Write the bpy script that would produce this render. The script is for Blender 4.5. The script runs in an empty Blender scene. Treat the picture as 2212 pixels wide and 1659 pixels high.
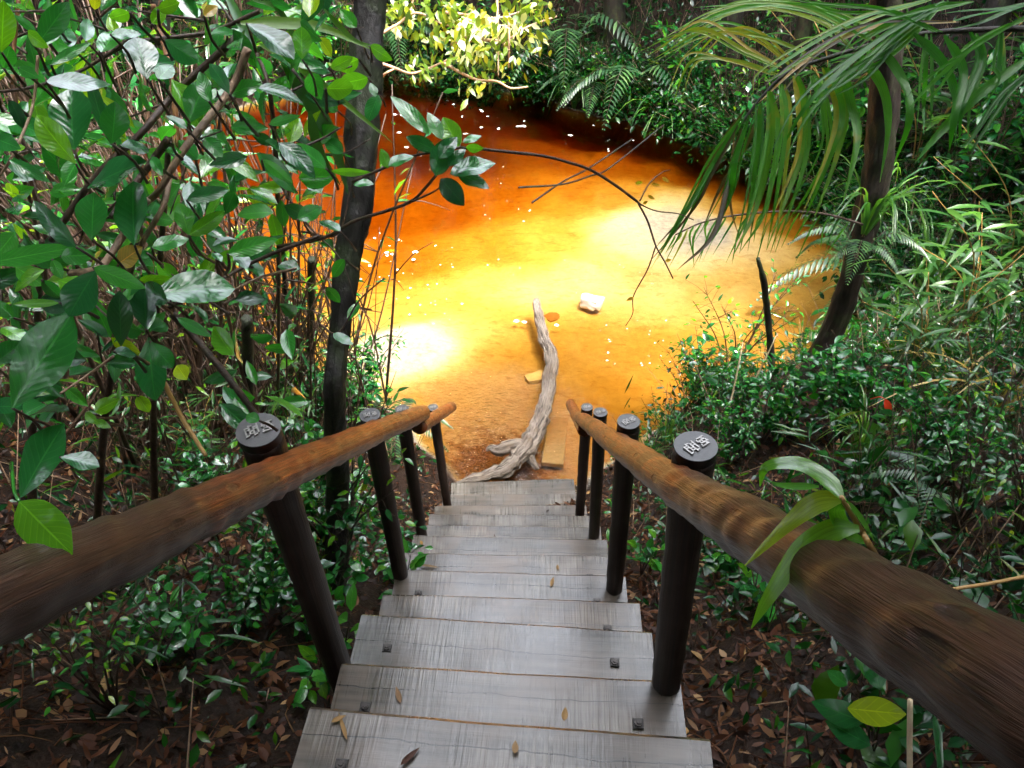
import bpy, math, random
import numpy as np
from mathutils import Vector

RNG = np.random.default_rng(7)
random.seed(7)
sc = bpy.context.scene
COL = sc.collection
R = math.radians

# ------------------------------------------------------------------ camera maths (2212 x 1659 survey pixels)
F_PX, CX, CY = 1720.0, 1106.0, 829.5
PITCH = R(39.5)
CAM = np.array([0.0, 0.0, 4.3])
FWD = np.array([0, math.cos(PITCH), -math.sin(PITCH)])
UPV = np.array([0, math.sin(PITCH), math.cos(PITCH)])
RGT = np.array([1.0, 0, 0])

def ray(x, y):
    return FWD + RGT * ((x - CX) / F_PX) + UPV * ((CY - y) / F_PX)
def P(x, y, d):
    return CAM + ray(x, y) * d
def on_z(x, y, z=0.0):
    r = ray(x, y)
    return CAM + r * ((z - CAM[2]) / r[2])
def on_slope(x, y, drop0, y0, slope):
    # plane: drop = drop0 + slope*(Y-y0)
    r = ray(x, y)
    t = (drop0 - slope * y0) / (-r[2] - slope * r[1])
    return CAM + r * t

# ------------------------------------------------------------------ terrain
POOL_PX = [(1000,1046),(930,985),(860,915),(760,862),(600,835),(430,840),(250,660),(60,470),(250,300),(520,215),(820,165),(1000,178),
           (1180,213),(1420,280),(1560,335),(1700,395),(1830,440),(1905,540),(1890,680),(1790,775),(1640,835),(1500,885),
           (1410,935),(1310,1000),(1240,1046)]
POOL = np.array([on_z(x, y)[:2] for x, y in POOL_PX])
BED_PX = [(1180,1005,.24),(1050,985,.26),(1120,1040,.2),(1230,1030,.2),(1000,900,.20),(1330,930,.24),(1180,880,.19),(1000,830,.17),(1300,840,.19),(1450,860,.22),
          (880,850,.13),(1080,760,.13),(890,742,.010),(845,765,.010),(930,728,.010),(870,775,.012),(905,715,.012),(800,790,.02),(820,760,.02),(950,715,.035),(780,690,.08),(1000,700,.07),(1130,690,.085),(1250,740,.13),(1400,760,.13),(1550,780,.16),
          (830,640,.13),(1000,640,.085),(1150,620,.05),(1280,600,.04),(1080,590,.075),(900,660,.085),(820,670,.09),(1420,620,.05),(1560,650,.06),(1700,700,.10),
          (800,560,.30),(900,540,.28),(1050,530,.16),(1200,500,.085),(1330,500,.035),(1420,480,.012),(1540,500,.012),(1640,520,.035),(1750,600,.07),
          (820,440,.44),(950,420,.40),(1080,400,.29),(1220,400,.18),(1350,410,.09),(1470,420,.05),(1600,440,.08),(1740,470,.18),
          (850,300,.52),(1000,300,.46),(1150,300,.40),(1300,320,.32),(1450,340,.30),(1580,385,.24),(1400,300,.6),
          (900,210,.62),(1050,220,.66),(1200,245,.7),(1300,270,.75),(1500,335,.6),(1690,410,.5),(600,600,.26),(500,780,.2),(650,760,.12),(300,500,.45),(600,350,.5)]
BED = np.array([list(on_z(x, y)[:2]) + [d if d < .09 else .09 + (d - .09) * .30] for x, y, d in BED_PX])

_a, _b, _c = on_z(868, 748), on_z(1450, 490), on_z(1210, 470)
BARS = [(_a[0], _a[1], .42, .32, .93), (_b[0], _b[1], .65, .9, .5)]
def vnoise(x, y, s, seed=0):
    # cheap smooth value noise
    x = np.asarray(x) / s + 31.7 * seed; y = np.asarray(y) / s - 17.3 * seed
    xi = np.floor(x); yi = np.floor(y); fx = x - xi; fy = y - yi
    fx = fx * fx * (3 - 2 * fx); fy = fy * fy * (3 - 2 * fy)
    def h(a, b):
        v = np.sin(a * 127.1 + b * 311.7 + seed * 74.7) * 43758.5453
        return v - np.floor(v)
    return (h(xi, yi) * (1 - fx) + h(xi + 1, yi) * fx) * (1 - fy) + (h(xi, yi + 1) * (1 - fx) + h(xi + 1, yi + 1) * fx) * fy - .5

def pool_sd(x, y):
    x = np.asarray(x, float); y = np.asarray(y, float)
    best = np.full(x.shape, 1e9); inside = np.zeros(x.shape, bool)
    n = len(POOL)
    for i in range(n):
        a = POOL[i]; b = POOL[(i + 1) % n]
        e = b - a
        t = np.clip(((x - a[0]) * e[0] + (y - a[1]) * e[1]) / (e @ e), 0, 1)
        d = (x - a[0] - t * e[0]) ** 2 + (y - a[1] - t * e[1]) ** 2
        best = np.minimum(best, d)
        c = (a[1] > y) != (b[1] > y)
        with np.errstate(divide='ignore', invalid='ignore'):
            xx = a[0] + (y - a[1]) / (b[1] - a[1] + 1e-12) * e[0]
        inside ^= c & (x < xx)
    d = np.sqrt(best)
    return np.where(inside, -d, d)

def hgt(x, y):
    x = np.asarray(x, float); y = np.asarray(y, float)
    sd = pool_sd(x, y) + vnoise(x, y, 1.3, 9) * .5 * np.clip((y - 7) / 3, 0, 1) + vnoise(x, y, .5, 3) * .2 + vnoise(x, y, .17, 4) * .06
    sd = np.where((np.abs(x) < .9) & (y < 4.4), np.maximum(sd, -.2), sd)
    # bed
    w = np.zeros(x.shape); acc = np.zeros(x.shape)
    for bx, by, bd in BED:
        q = 1.0 / ((x - bx) ** 2 + (y - by) ** 2 + .05) ** 2
        w += q; acc += q * bd
    depth = acc / w
    for cx_, cy_, rx_, ry_, k_ in BARS:
        depth = depth * (1 - k_ * np.exp(-(((x - cx_) / rx_) ** 2 + ((y - cy_) / ry_) ** 2) ** 3))
    depth = depth * (1 + .16 * vnoise(x, y, .5, 5)) + .012 * vnoise(x, y, .12, 6)
    depth = np.maximum(depth, .006)
    edge = np.clip(-sd / np.where(y > 6.0, .07, .12), 0, 1)
    bed = -depth * edge
    # bank
    far = np.clip((y - 8.5) / 3, 0, 1)
    s1 = .72 * (1 - far) + 1.0 * far
    d1 = 3.9 * (1 - far) + 1.6 * far
    d = np.maximum(sd, 0)
    bank = s1 * np.minimum(d, d1) + .22 * np.clip(d - d1, 0, 60)
    steep = np.clip(d / .15, 0, 1) * .16 * np.clip((np.abs(x) - .7) / .5, 0, 1)
    n = (vnoise(x, y, .9, 1) * .22 + vnoise(x, y, .3, 2) * .09 + vnoise(x, y, .1, 8) * .035) * np.clip(d / .6, 0, 1)
    n = n * np.where((np.abs(x) < .75) & (y < 4.2), .35, 1.0) - np.where((np.abs(x) < .6) & (y < 4.2), .05, 0) * np.clip(d, 0, 1)
    return np.where(sd > 0, bank + n + steep, bed)

def on_ground(px, py, tmax=30):
    r = ray(px, py)
    t = np.linspace(.4, tmax, 900)
    pts = CAM[None] + r[None] * t[:, None]
    below = np.nonzero(pts[:, 2] < hgt(pts[:, 0], pts[:, 1]))[0]
    if not len(below): return pts[-1]
    i = max(below[0], 1)
    t2 = np.linspace(t[i - 1], t[i], 24)
    pts = CAM[None] + r[None] * t2[:, None]
    j = np.nonzero(pts[:, 2] < hgt(pts[:, 0], pts[:, 1]))[0]
    return pts[j[0]] if len(j) else pts[-1]
def gdepth(p):
    return float((np.asarray(p) - CAM) @ FWD)

# ------------------------------------------------------------------ mesh builder
class MB:
    def __init__(s): s.V = []; s.Fc = []; s.U = []; s.Rn = []; s.M = []; s.n = 0
    def add(s, v, f, uv=None, rnd=0.5, mat=0):
        v = np.asarray(v, float).reshape(-1, 3); f = np.asarray(f, int).reshape(-1, 4)
        s.V.append(v); s.Fc.append(f + s.n); s.n += len(v)
        s.U.append(np.zeros((len(v), 2)) if uv is None else np.asarray(uv, float).reshape(-1, 2))
        s.Rn.append(np.broadcast_to(np.asarray(rnd, float), (len(v),)))
        s.M.append(np.broadcast_to(np.asarray(mat, int), (len(f),)))
    def build(s, name, mats, parent=None, smooth=True, origin=None):
        V = np.concatenate(s.V); Fc = np.concatenate(s.Fc); U = np.concatenate(s.U); Rn = np.concatenate(s.Rn); M = np.concatenate(s.M)
        if origin is not None: V = V - np.asarray(origin)
        me = bpy.data.meshes.new(name)
        me.vertices.add(len(V)); me.vertices.foreach_set('co', V.ravel())
        me.loops.add(Fc.size); me.loops.foreach_set('vertex_index', Fc.ravel())
        me.polygons.add(len(Fc)); me.polygons.foreach_set('loop_start', np.arange(0, Fc.size, 4)); me.polygons.foreach_set('loop_total', np.full(len(Fc), 4))
        me.polygons.foreach_set('material_index', M)
        me.polygons.foreach_set('use_smooth', np.full(len(Fc), smooth))
        uvl = me.uv_layers.new(name='uv'); uvl.data.foreach_set('uv', U[Fc.ravel()].ravel())
        at = me.attributes.new('rnd', 'FLOAT', 'POINT'); at.data.foreach_set('value', Rn)
        me.update(calc_edges=True)
        for m in (mats if isinstance(mats, (list, tuple)) else [mats]): me.materials.append(m)
        o = bpy.data.objects.new(name, me); COL.objects.link(o)
        if origin is not None: o.location = origin
        if parent is not None:
            o.parent = parent
        return o

def norm(v):
    v = np.asarray(v, float); return v / (np.linalg.norm(v, axis=-1, keepdims=True) + 1e-12)

def spline(pts, n):
    pts = np.asarray(pts, float); m = len(pts)
    if m == 2:
        t = np.linspace(0, 1, n)[:, None]; return pts[0] * (1 - t) + pts[1] * t
    ext = np.vstack([2 * pts[0] - pts[1], pts, 2 * pts[-1] - pts[-2]])
    out = []
    for u in np.linspace(0, m - 1 - 1e-9, n):
        i = int(u); t = u - i
        p0, p1, p2, p3 = ext[i], ext[i + 1], ext[i + 2], ext[i + 3]
        out.append(.5 * ((2 * p1) + (-p0 + p2) * t + (2 * p0 - 5 * p1 + 4 * p2 - p3) * t * t + (-p0 + 3 * p1 - 3 * p2 + p3) * t ** 3))
    return np.array(out)

def tube(mb, pts, rad, sides=8, n=None, rnd=.5, mat=0, cap=True, rough=0.0, groove=0.0, seed=0):
    pts = np.asarray(pts, float)
    rad = np.asarray(rad, float).ravel()
    if n:
        if len(rad) == 1: rad = np.full(n, rad[0])
        elif len(rad) == len(pts): rad = np.interp(np.linspace(0, 1, n), np.linspace(0, 1, len(pts)), rad)
        else: rad = np.interp(np.linspace(0, 1, n), np.linspace(0, 1, len(rad)), rad)
        pts = spline(pts, n)
    else:
        if len(rad) != len(pts): rad = np.interp(np.linspace(0, 1, len(pts)), np.linspace(0, 1, len(rad)), rad) if len(rad) > 1 else np.full(len(pts), rad[0])
    tan = norm(np.gradient(pts, axis=0))
    ref = np.array([0, 0, 1.0]) if abs(tan[0][2]) < .9 else np.array([1.0, 0, 0])
    u = norm(np.cross(tan[0], ref)); us = [u]
    for i in range(1, len(pts)):
        u = u - tan[i] * (u @ tan[i]); u = norm(u); us.append(u)
    us = np.array(us); vs = np.cross(tan, us)
    a = np.linspace(0, 2 * np.pi, sides + 1)[:-1]
    L = np.concatenate([[0], np.cumsum(np.linalg.norm(np.diff(pts, axis=0), axis=1))])
    rr = np.repeat(rad[:, None], sides, 1)
    if rough:
        aa, ll = np.meshgrid(a, L)
        cx, cy = np.cos(aa), np.sin(aa)
        mr = float(np.mean(rad))
        k = 1 + rough * (vnoise(ll + cx * mr * 1.3, cy * mr * 1.3 + seed * 3.1, mr * 1.1, 11 + seed) * 1.6 + vnoise(ll * .5 + cx * mr, cy * mr + ll * .2, mr * .45, 12 + seed) * .8)
        rr = rr * k
    if groove:
        aa, ll = np.meshgrid(a, L); tw = aa + 1.1 * ll
        gq = vnoise(np.cos(tw) * 2.2 + 5, np.sin(tw) * 2.2 + ll * 1.3, .34, 31 + seed) + .6 * vnoise(np.cos(tw) * 4 + 9, np.sin(tw) * 4 + ll * 2.0, .3, 33 + seed)
        rr = rr * (1 + groove * np.minimum(gq, .12) * 2)
    v = pts[:, None] + (us[:, None] * np.cos(a)[None, :, None] + vs[:, None] * np.sin(a)[None, :, None]) * rr[..., None]
    uv = np.stack([np.broadcast_to(a / (2 * np.pi), rr.shape), np.broadcast_to(L[:, None], rr.shape)], -1)
    m = len(pts)
    idx = np.arange(m * sides).reshape(m, sides)
    nx = np.roll(idx, -1, 1)
    f = np.stack([idx[:-1], nx[:-1], nx[1:], idx[1:]], -1).reshape(-1, 4)
    v = v.reshape(-1, 3); uv = uv.reshape(-1, 2)
    if cap:
        nb = len(v)
        cen = np.stack([pts[0], pts[-1]])
        k = np.arange(0, sides, 2)
        f0 = np.stack([np.full(len(k), nb), idx[0][(k + 2) % sides], idx[0][(k + 1) % sides], idx[0][k]], -1)
        f1 = np.stack([np.full(len(k), nb + 1), idx[-1][k], idx[-1][(k + 1) % sides], idx[-1][(k + 2) % sides]], -1)
        v = np.vstack([v, cen]); uv = np.vstack([uv, [[.5, 0], [.5, L[-1]]]])
        f = np.vstack([f, f0, f1])
    mb.add(v, f, uv, rnd, mat)

def box(mb, c, sx, sy, sz, ax=(1, 0, 0), ay=(0, 1, 0), az=(0, 0, 1), bev=0.0, mat=0, rnd=.5):
    c = np.asarray(c, float); ax, ay, az = map(np.asarray, (ax, ay, az))
    hx, hy, hz = sx / 2, sy / 2, sz / 2; b = bev
    def rect(x, y, z): return [c + ax * sgx * x + ay * sgy * y + az * z for sgx, sgy in ((-1, -1), (1, -1), (1, 1), (-1, 1))]
    rings = [rect(hx - b, hy - b, -hz), rect(hx, hy, -hz + b), rect(hx, hy, hz - b), rect(hx - b, hy - b, hz)] if b else [rect(hx, hy, -hz), rect(hx, hy, hz)]
    v = [p for r_ in rings for p in r_]; f = [[3, 2, 1, 0]]
    for k in range(len(rings) - 1):
        o = 4 * k
        for i in range(4): f.append([o + i, o + (i + 1) % 4, o + 4 + (i + 1) % 4, o + 4 + i])
    o = 4 * (len(rings) - 1); f.append([o, o + 1, o + 2, o + 3])
    mb.add(v, f, None, rnd, mat)

_T = {}
def leaf_tpl(kind, nv, nu):
    k = (kind, nv, nu)
    if k in _T: return _T[k]
    t = np.linspace(0, 1, nv + 1)
    if kind == 'ovate': w = np.sin(np.pi * np.clip(t, .0, 1) ** .85) ** .8
    elif kind == 'obovate': w = np.sin(np.pi * t ** 1.25) ** .75
    elif kind == 'lance': w = (np.sin(np.pi * t ** .7) ** .9)
    elif kind == 'strap': w = np.clip(t / .12, 0, 1) ** .6 * np.clip((1 - t) / .45, 0, 1) ** .7
    else: w = np.sin(np.pi * t)
    w = np.maximum(np.nan_to_num(w), .03)
    s = np.linspace(-.5, .5, nu + 1)
    x = w[:, None] * s[None]; y = np.repeat(t[:, None], nu + 1, 1)
    uv = np.stack([np.broadcast_to(s + .5, x.shape), y], -1).reshape(-1, 2)
    idx = np.arange((nv + 1) * (nu + 1)).reshape(nv + 1, nu + 1)
    f = np.stack([idx[:-1, :-1], idx[:-1, 1:], idx[1:, 1:], idx[1:, :-1]], -1).reshape(-1, 4)
    _T[k] = (x.ravel(), y.ravel(), uv, f, np.tile(s, nv + 1))
    return _T[k]

def leaves(mb, base, axis, nrm, L, W, kind='ovate', nv=3, nu=2, droop=.15, fold=.25, rnd=None, mat=0, wave=0.0):
    base = np.atleast_2d(base).astype(float); N = len(base)
    axis = norm(np.broadcast_to(axis, (N, 3))); nrm = np.broadcast_to(nrm, (N, 3))
    side = norm(np.cross(axis, nrm)); nrm = np.cross(side, axis)
    L = np.broadcast_to(L, (N,)); W = np.broadcast_to(W, (N,)); droop = np.broadcast_to(droop, (N,)); fold = np.broadcast_to(fold, (N,))
    x, y, uv, f, s = leaf_tpl(kind, nv, nu)
    z = -droop[:, None] * L[:, None] * (y ** 2)[None] + fold[:, None] * np.abs(x)[None] * W[:, None]
    if wave:
        ph = RNG.random((N, 1)) * 6.28
        z = z + wave * W[:, None] * np.sin(y[None] * 11 + ph + np.sign(s)[None] * 1.2) * np.abs(x)[None] * 1.2
    # keep arc length roughly
    yy = y[None] * (1 - .25 * droop[:, None] * y[None])
    v = base[:, None] + axis[:, None] * (yy * L[:, None])[..., None] + side[:, None] * (x[None] * W[:, None])[..., None] + nrm[:, None] * z[..., None]
    k = v.shape[1]
    ff = (f[None] + (np.arange(N) * k)[:, None, None]).reshape(-1, 4)
    if rnd is None: rnd = RNG.random(N)
    rnd = np.broadcast_to(rnd, (N,))
    mb.add(v.reshape(-1, 3), ff, np.tile(uv, (N, 1)), np.repeat(rnd, k), mat)

def ribbon(mb, pts, width, nrm, n=12, rnd=.5, mat=0, fold=.3, taper=(.1, .4), twist=0.0):
    p = spline(pts, n); tan = norm(np.gradient(p, axis=0))
    t = np.linspace(0, 1, n)
    w = width * np.maximum(np.clip(t / taper[0], .15, 1) ** .6 * np.clip((1 - t) / taper[1], .02, 1) ** .75, .03)
    nn = np.broadcast_to(np.asarray(nrm, float), (n, 3))
    side = norm(np.cross(tan, nn)); n2 = np.cross(side, tan)
    if twist:
        a = twist * t[:, None]; side, n2 = side * np.cos(a) + n2 * np.sin(a), n2 * np.cos(a) - side * np.sin(a)
    s = np.array([-.5, 0, .5])
    v = p[:, None] + side[:, None] * (s[None] * w[:, None])[..., None] + n2[:, None] * (np.abs(s)[None] * fold * w[:, None])[..., None]
    uv = np.stack([np.broadcast_to(s + .5, (n, 3)), np.repeat(t[:, None], 3, 1)], -1)
    idx = np.arange(n * 3).reshape(n, 3)
    f = np.stack([idx[:-1, :-1], idx[:-1, 1:], idx[1:, 1:], idx[1:, :-1]], -1).reshape(-1, 4)
    mb.add(v.reshape(-1, 3), f, uv.reshape(-1, 2), rnd, mat)

# ------------------------------------------------------------------ materials
class NT:
    def __init__(s, name):
        s.m = bpy.data.materials.new(name); s.m.use_nodes = True; s.t = s.m.node_tree; s.t.nodes.clear()
        s.out = s.n('ShaderNodeOutputMaterial')
    def n(s, typ, **kw):
        nd = s.t.nodes.new(typ)
        for k, v in kw.items():
            if k.startswith('_'): setattr(nd, k[1:], v)
            else:
                key = int(k[1:]) if k[0] == 'i' and k[1:].isdigit() else k.replace('__', ' ')
                if isinstance(v, bpy.types.NodeSocket): s.t.links.new(v, nd.inputs[key])
                else: nd.inputs[key].default_value = v
        return nd
    def math(s, op, a, b=0.0, c=0.0, clamp=False):
        nd = s.n('ShaderNodeMath', _operation=op, _use_clamp=clamp, i0=a, i1=b, i2=c); return nd.outputs[0]
    def ramp(s, fac, stops, interp='LINEAR'):
        nd = s.n('ShaderNodeValToRGB', i0=fac); cr = nd.color_ramp; cr.interpolation = interp
        while len(cr.elements) > 1: cr.elements.remove(cr.elements[-1])
        for i, (p, c) in enumerate(stops):
            e = cr.elements[0] if i == 0 else cr.elements.new(p)
            e.position = p; e.color = (c[0], c[1], c[2], 1) if isinstance(c, (tuple, list)) else (c, c, c, 1)
        return nd.outputs[0]
    def mix(s, fac, a, b, mode='MIX'):
        nd = s.n('ShaderNodeMix', _data_type='RGBA', _blend_type=mode)
        for sock, v in ((nd.inputs[0], fac), (nd.inputs[6], a), (nd.inputs[7], b)):
            if isinstance(v, bpy.types.NodeSocket): s.t.links.new(v, sock)
            else: sock.default_value = v if not isinstance(v, (tuple, list)) else (*v[:3], 1)
        return nd.outputs[2]
    def noise(s, vec, scale, detail=4, rough=.55, dist=0.0):
        return s.n('ShaderNodeTexNoise', Vector=vec, Scale=scale, Detail=detail, Roughness=rough, Distortion=dist).outputs[0]
    def mapping(s, vec, scale=(1, 1, 1), loc=(0, 0, 0), rot=(0, 0, 0)):
        return s.n('ShaderNodeMapping', Vector=vec, Scale=scale, Location=loc, Rotation=rot).outputs[0]
    def coord(s, which='Object'): return s.n('ShaderNodeTexCoord').outputs[which]
    def attr(s, name='rnd'): return s.n('ShaderNodeAttribute', _attribute_name=name).outputs['Fac']
    def bump(s, h, strength=.3, dist=.01): return s.n('ShaderNodeBump', Height=h, Strength=strength, Distance=dist).outputs[0]
    def link(s, a, b): s.t.links.new(a, b)
    def surf(s, sh): s.t.links.new(sh, s.out.inputs['Surface']); return s.m

GREEN = [(0, (.006, .036, .014)), (.35, (.014, .115, .028)), (.6, (.03, .19, .022)), (.78, (.11, .28, .008)), (.88, (.26, .34, .012)), (.94, (.42, .30, .02)), (1, (.33, .21, .09))]
def leaf_mat(name, stops, rough=.3, transl=.3, veins=True, tcol=1.6, bump=.25, side_veins=9.0, spec=.5, coat=0.0, streak=False):
    t = NT(name)
    r = t.attr(); col = t.ramp(r, stops)
    uvn = t.n('ShaderNodeUVMap', _uv_map='uv').outputs[0]
    sep = t.n('ShaderNodeSeparateXYZ', i0=uvn)
    au = t.math('ABSOLUTE', t.math('SUBTRACT', sep.outputs[0], .5))
    obj = t.coord('Object')
    blotch = t.noise(obj, 38, 3)
    col = t.mix(t.math('MULTIPLY', blotch, .55), col, t.mix(1.0, col, (.45, .5, .4), 'MULTIPLY'))
    if streak:
        st = t.noise(t.mapping(uvn, (16, .6, 1)), 1.0, 3, .6)
        col = t.mix(t.ramp(st, [(.35, 0.0), (.65, .6)]), col, t.mix(1.0, col, (.35, .45, .4), 'MULTIPLY'))
        ye = t.ramp(t.noise(t.mapping(obj, (5, 5, 7)), 1.0, 3, .6), [(.62, 0.0), (.70, .4)])
        col = t.mix(ye, col, (.26, .20, .02))
    nrm = None
    h = t.math('MULTIPLY', t.noise(obj, 90, 2), .35)
    if veins:
        mid = t.math('LESS_THAN', au, .022)
        sv = t.math('SINE', t.math('MULTIPLY', t.math('SUBTRACT', t.math('MULTIPLY', sep.outputs[1], 1.0), t.math('MULTIPLY', au, .55)), side_veins * 6.283))
        svl = t.math('GREATER_THAN', sv, .9)
        v = t.math('MAXIMUM', t.math('MULTIPLY', mid, .8), t.math('MULTIPLY', svl, .28))
        col = t.mix(v, col, t.mix(1.0, col, (2.0, 1.7, 1.6), 'MULTIPLY'))
        h = t.math('ADD', h, t.math('MULTIPLY', t.math('ADD', t.math('MULTIPLY', sv, .22), t.math('MULTIPLY', mid, -1.6)), .5))
    nrm = t.bump(h, bump, .004)
    pr = t.n('ShaderNodeBsdfPrincipled', Base__Color=col, Roughness=rough, Normal=nrm)
    pr.inputs['Specular IOR Level'].default_value = spec
    pr.inputs['Coat Weight'].default_value = coat; pr.inputs['Coat Roughness'].default_value = .09
    tc = t.mix(1.0, col, (1.5 * tcol, 1.6 * tcol, .5 * tcol), 'MULTIPLY')
    tr = t.n('ShaderNodeBsdfTranslucent', Color=tc, Normal=nrm)
    mx = t.n('ShaderNodeMixShader', i0=transl, i1=pr.outputs[0], i2=tr.outputs[0])
    return t.surf(mx.outputs[0])

M = {}
M['leaf_gloss'] = leaf_mat('glossy_leaf', [(p, tuple(min(.6, x * 1.5) for x in c)) for p, c in GREEN], .2, .36, True, spec=.8, coat=1.0)
M['leaf_small'] = leaf_mat('small_leaf', GREEN, .22, .28, True, side_veins=5, bump=.15, spec=.6, coat=.25)
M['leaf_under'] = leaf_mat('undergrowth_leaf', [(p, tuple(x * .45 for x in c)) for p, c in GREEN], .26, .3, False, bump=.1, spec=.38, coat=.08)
M['leaf_grass'] = leaf_mat('blade_leaf', [(0, (.012, .04, .012)), (.4, (.03, .11, .02)), (.7, (.08, .19, .02)), (.85, (.2, .28, .03)), (.93, (.38, .25, .06)), (1, (.5, .36, .17))], .33, .3, False, bump=.1)
M['leaf_fern'] = leaf_mat('fern_leaf', [(0, (.012, .035, .018)), (.5, (.03, .085, .035)), (.85, (.07, .16, .05)), (1, (.16, .17, .09))], .3, .25, False, bump=.1)
M['leaf_sun'] = leaf_mat('painted_sunlit_leaf', [(0, (.035, .085, .012)), (.5, (.11, .17, .012)), (.75, (.24, .22, .012)), (.86, (.42, .46, .28)), (1, (.75, .78, .64))], .35, .4, False, bump=.1)  # near-white tones put the glare of blown-out leaves into the colour
M['palm'] = leaf_mat('palm_leaf', [(0, (.012, .065, .014)), (.3, (.022, .14, .018)), (.6, (.06, .24, .016)), (.78, (.28, .26, .02)), (.9, (.45, .30, .16)), (.97, (.06, .05, .02)), (1, (.035, .025, .012))], .4, .5, False, bump=.2, streak=True)
M['dead'] = leaf_mat('dead_leaf', [(0, (.006, .003, .002)), (.3, (.020, .008, .004)), (.55, (.060, .019, .008)), (.75, (.12, .046, .018)), (.92, (.26, .16, .08)), (1, (.45, .24, .06))], .5, .12, False, bump=.3, spec=.16)
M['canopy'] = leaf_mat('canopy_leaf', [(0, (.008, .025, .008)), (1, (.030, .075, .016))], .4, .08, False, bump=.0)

def bark_mat(name, c1, c2, rough=.6, moss=0.0, scale=30, bump=.6):
    t = NT(name); ob = t.coord('Object')
    uvn = t.n('ShaderNodeUVMap', _uv_map='uv').outputs[0]
    n1 = t.noise(t.mapping(ob, (1, 1, .35)), scale, 6, .65)
    n2 = t.noise(ob, scale * .22, 3)
    col = t.mix(t.ramp(n1, [(.3, 0.0), (.7, 1.0)]), c1, c2)
    if moss: col = t.mix(t.ramp(n2, [(.48, 0.0), (.62, moss)]), col, (.035, .055, .015))
    lich = t.ramp(t.noise(ob, scale * .8, 4), [(.68, 0.0), (.71, .35)])
    col = t.mix(lich, col, tuple(min(1, x * 3 + .03) for x in c2))
    pr = t.n('ShaderNodeBsdfPrincipled', Base__Color=col, Roughness=rough, Normal=t.bump(n1, bump, .01))
    return t.surf(pr.outputs[0])
M['bark_dark'] = bark_mat('dark_wet_bark', (.002, .0015, .0015), (.012, .008, .006), .6, .5, 42, 1.0)
M['bark_red'] = bark_mat('reddish_dark_bark', (.003, .002, .002), (.017, .009, .006), .6, .3, 40, .9)
M['twig'] = bark_mat('twig_bark', (.015, .009, .006), (.08, .042, .024), .5, 0, 80)
M['twig_pale'] = bark_mat('pale_twig_bark', (.14, .085, .05), (.36, .24, .15), .5, 0, 80)
M['twig_red'] = bark_mat('orange_twig', (.16, .06, .02), (.32, .14, .05), .45, 0, 80)
M['straw'] = bark_mat('straw', (.55, .42, .24), (.75, .62, .42), .5, 0, 60, .1)
M['stalk'] = bark_mat('ochre_stalk', (.32, .17, .04), (.42, .25, .08), .45, 0, 60, .1)

def rail_mat():
    t = NT('oiled_log'); uvn = t.n('ShaderNodeUVMap', _uv_map='uv').outputs[0]; ob = t.coord('Object')
    grain = t.noise(t.mapping(uvn, (26, 3.2, 1)), 1.0, 5, .6)
    fine = t.noise(t.mapping(uvn, (120, 9, 1)), 1.0, 3, .6)
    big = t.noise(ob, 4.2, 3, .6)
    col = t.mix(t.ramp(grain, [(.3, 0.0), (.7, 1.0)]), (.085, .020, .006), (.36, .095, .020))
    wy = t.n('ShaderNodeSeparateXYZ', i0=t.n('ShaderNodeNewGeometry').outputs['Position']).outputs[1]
    stain_near_dark = t.ramp(t.math('ADD', big, t.math('MULTIPLY', t.math('SUBTRACT', .95, wy, clamp=True), .8)), [(.47, 0.0), (.66, .9)])  # stain blotches, with added darkening towards the near end
    col = t.mix(stain_near_dark, col, (.045, .024, .016))
    col = t.mix(t.ramp(t.noise(t.mapping(uvn, (60, 14, 1)), 1.0, 4, .7), [(.42, .7), (.58, 0.0)]), col, t.mix(1.0, col, (.38, .34, .32), 'MULTIPLY'))
    # knots
    kv = t.n('ShaderNodeTexVoronoi', Vector=t.mapping(uvn, (5.0, 5.2, 1)), Scale=1.0)
    knot = t.ramp(t.math('ADD', kv.outputs['Distance'], t.math('MULTIPLY', t.noise(ob, 40, 2), .06)), [(.13, 1.0), (.20, 0.0)])
    col = t.mix(t.math('MULTIPLY', knot, .85), col, (.025, .012, .008))
    cn = t.noise(t.mapping(uvn, (9, .9, 1)), 1.0, 5, .65, .3)
    crk = t.ramp(t.math('ABSOLUTE', t.math('SUBTRACT', cn, .5)), [(.004, 1.0), (.010, 0.0)])
    crk = t.math('MULTIPLY', crk, t.ramp(t.noise(t.mapping(uvn, (3, 2.3, 1)), 1.0, 2), [(.5, 0.0), (.58, 1.0)]))
    col = t.mix(t.math('MULTIPLY', crk, .9), col, (.012, .007, .005))
    h = t.math('ADD', t.math('MULTIPLY', grain, .6), t.math('SUBTRACT', t.math('MULTIPLY', fine, .45), t.math('ADD', t.math('MULTIPLY', crk, .8), t.math('MULTIPLY', knot, .7))))
    pr = t.n('ShaderNodeBsdfPrincipled', Base__Color=col, Roughness=t.ramp(fine, [(.3, .3), (.7, .48)]), Normal=t.bump(h, .8, .008))
    pr.inputs['Coat Weight'].default_value = .12; pr.inputs['Coat Roughness'].default_value = .2; pr.inputs['Specular IOR Level'].default_value = .35
    return t.surf(pr.outputs[0])
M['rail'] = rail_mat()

def post_mat():
    t = NT('creosoted_post'); uvn = t.n('ShaderNodeUVMap', _uv_map='uv').outputs[0]
    g = t.noise(t.mapping(uvn, (40, 2.2, 1)), 1.0, 5, .6)
    col = t.mix(t.ramp(g, [(.35, 0.0), (.75, 1.0)]), (.008, .005, .004), (.042, .019, .011))
    pr = t.n('ShaderNodeBsdfPrincipled', Base__Color=col, Roughness=.5, Normal=t.bump(g, .5, .004))
    return t.surf(pr.outputs[0])
M['post'] = post_mat()

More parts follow.
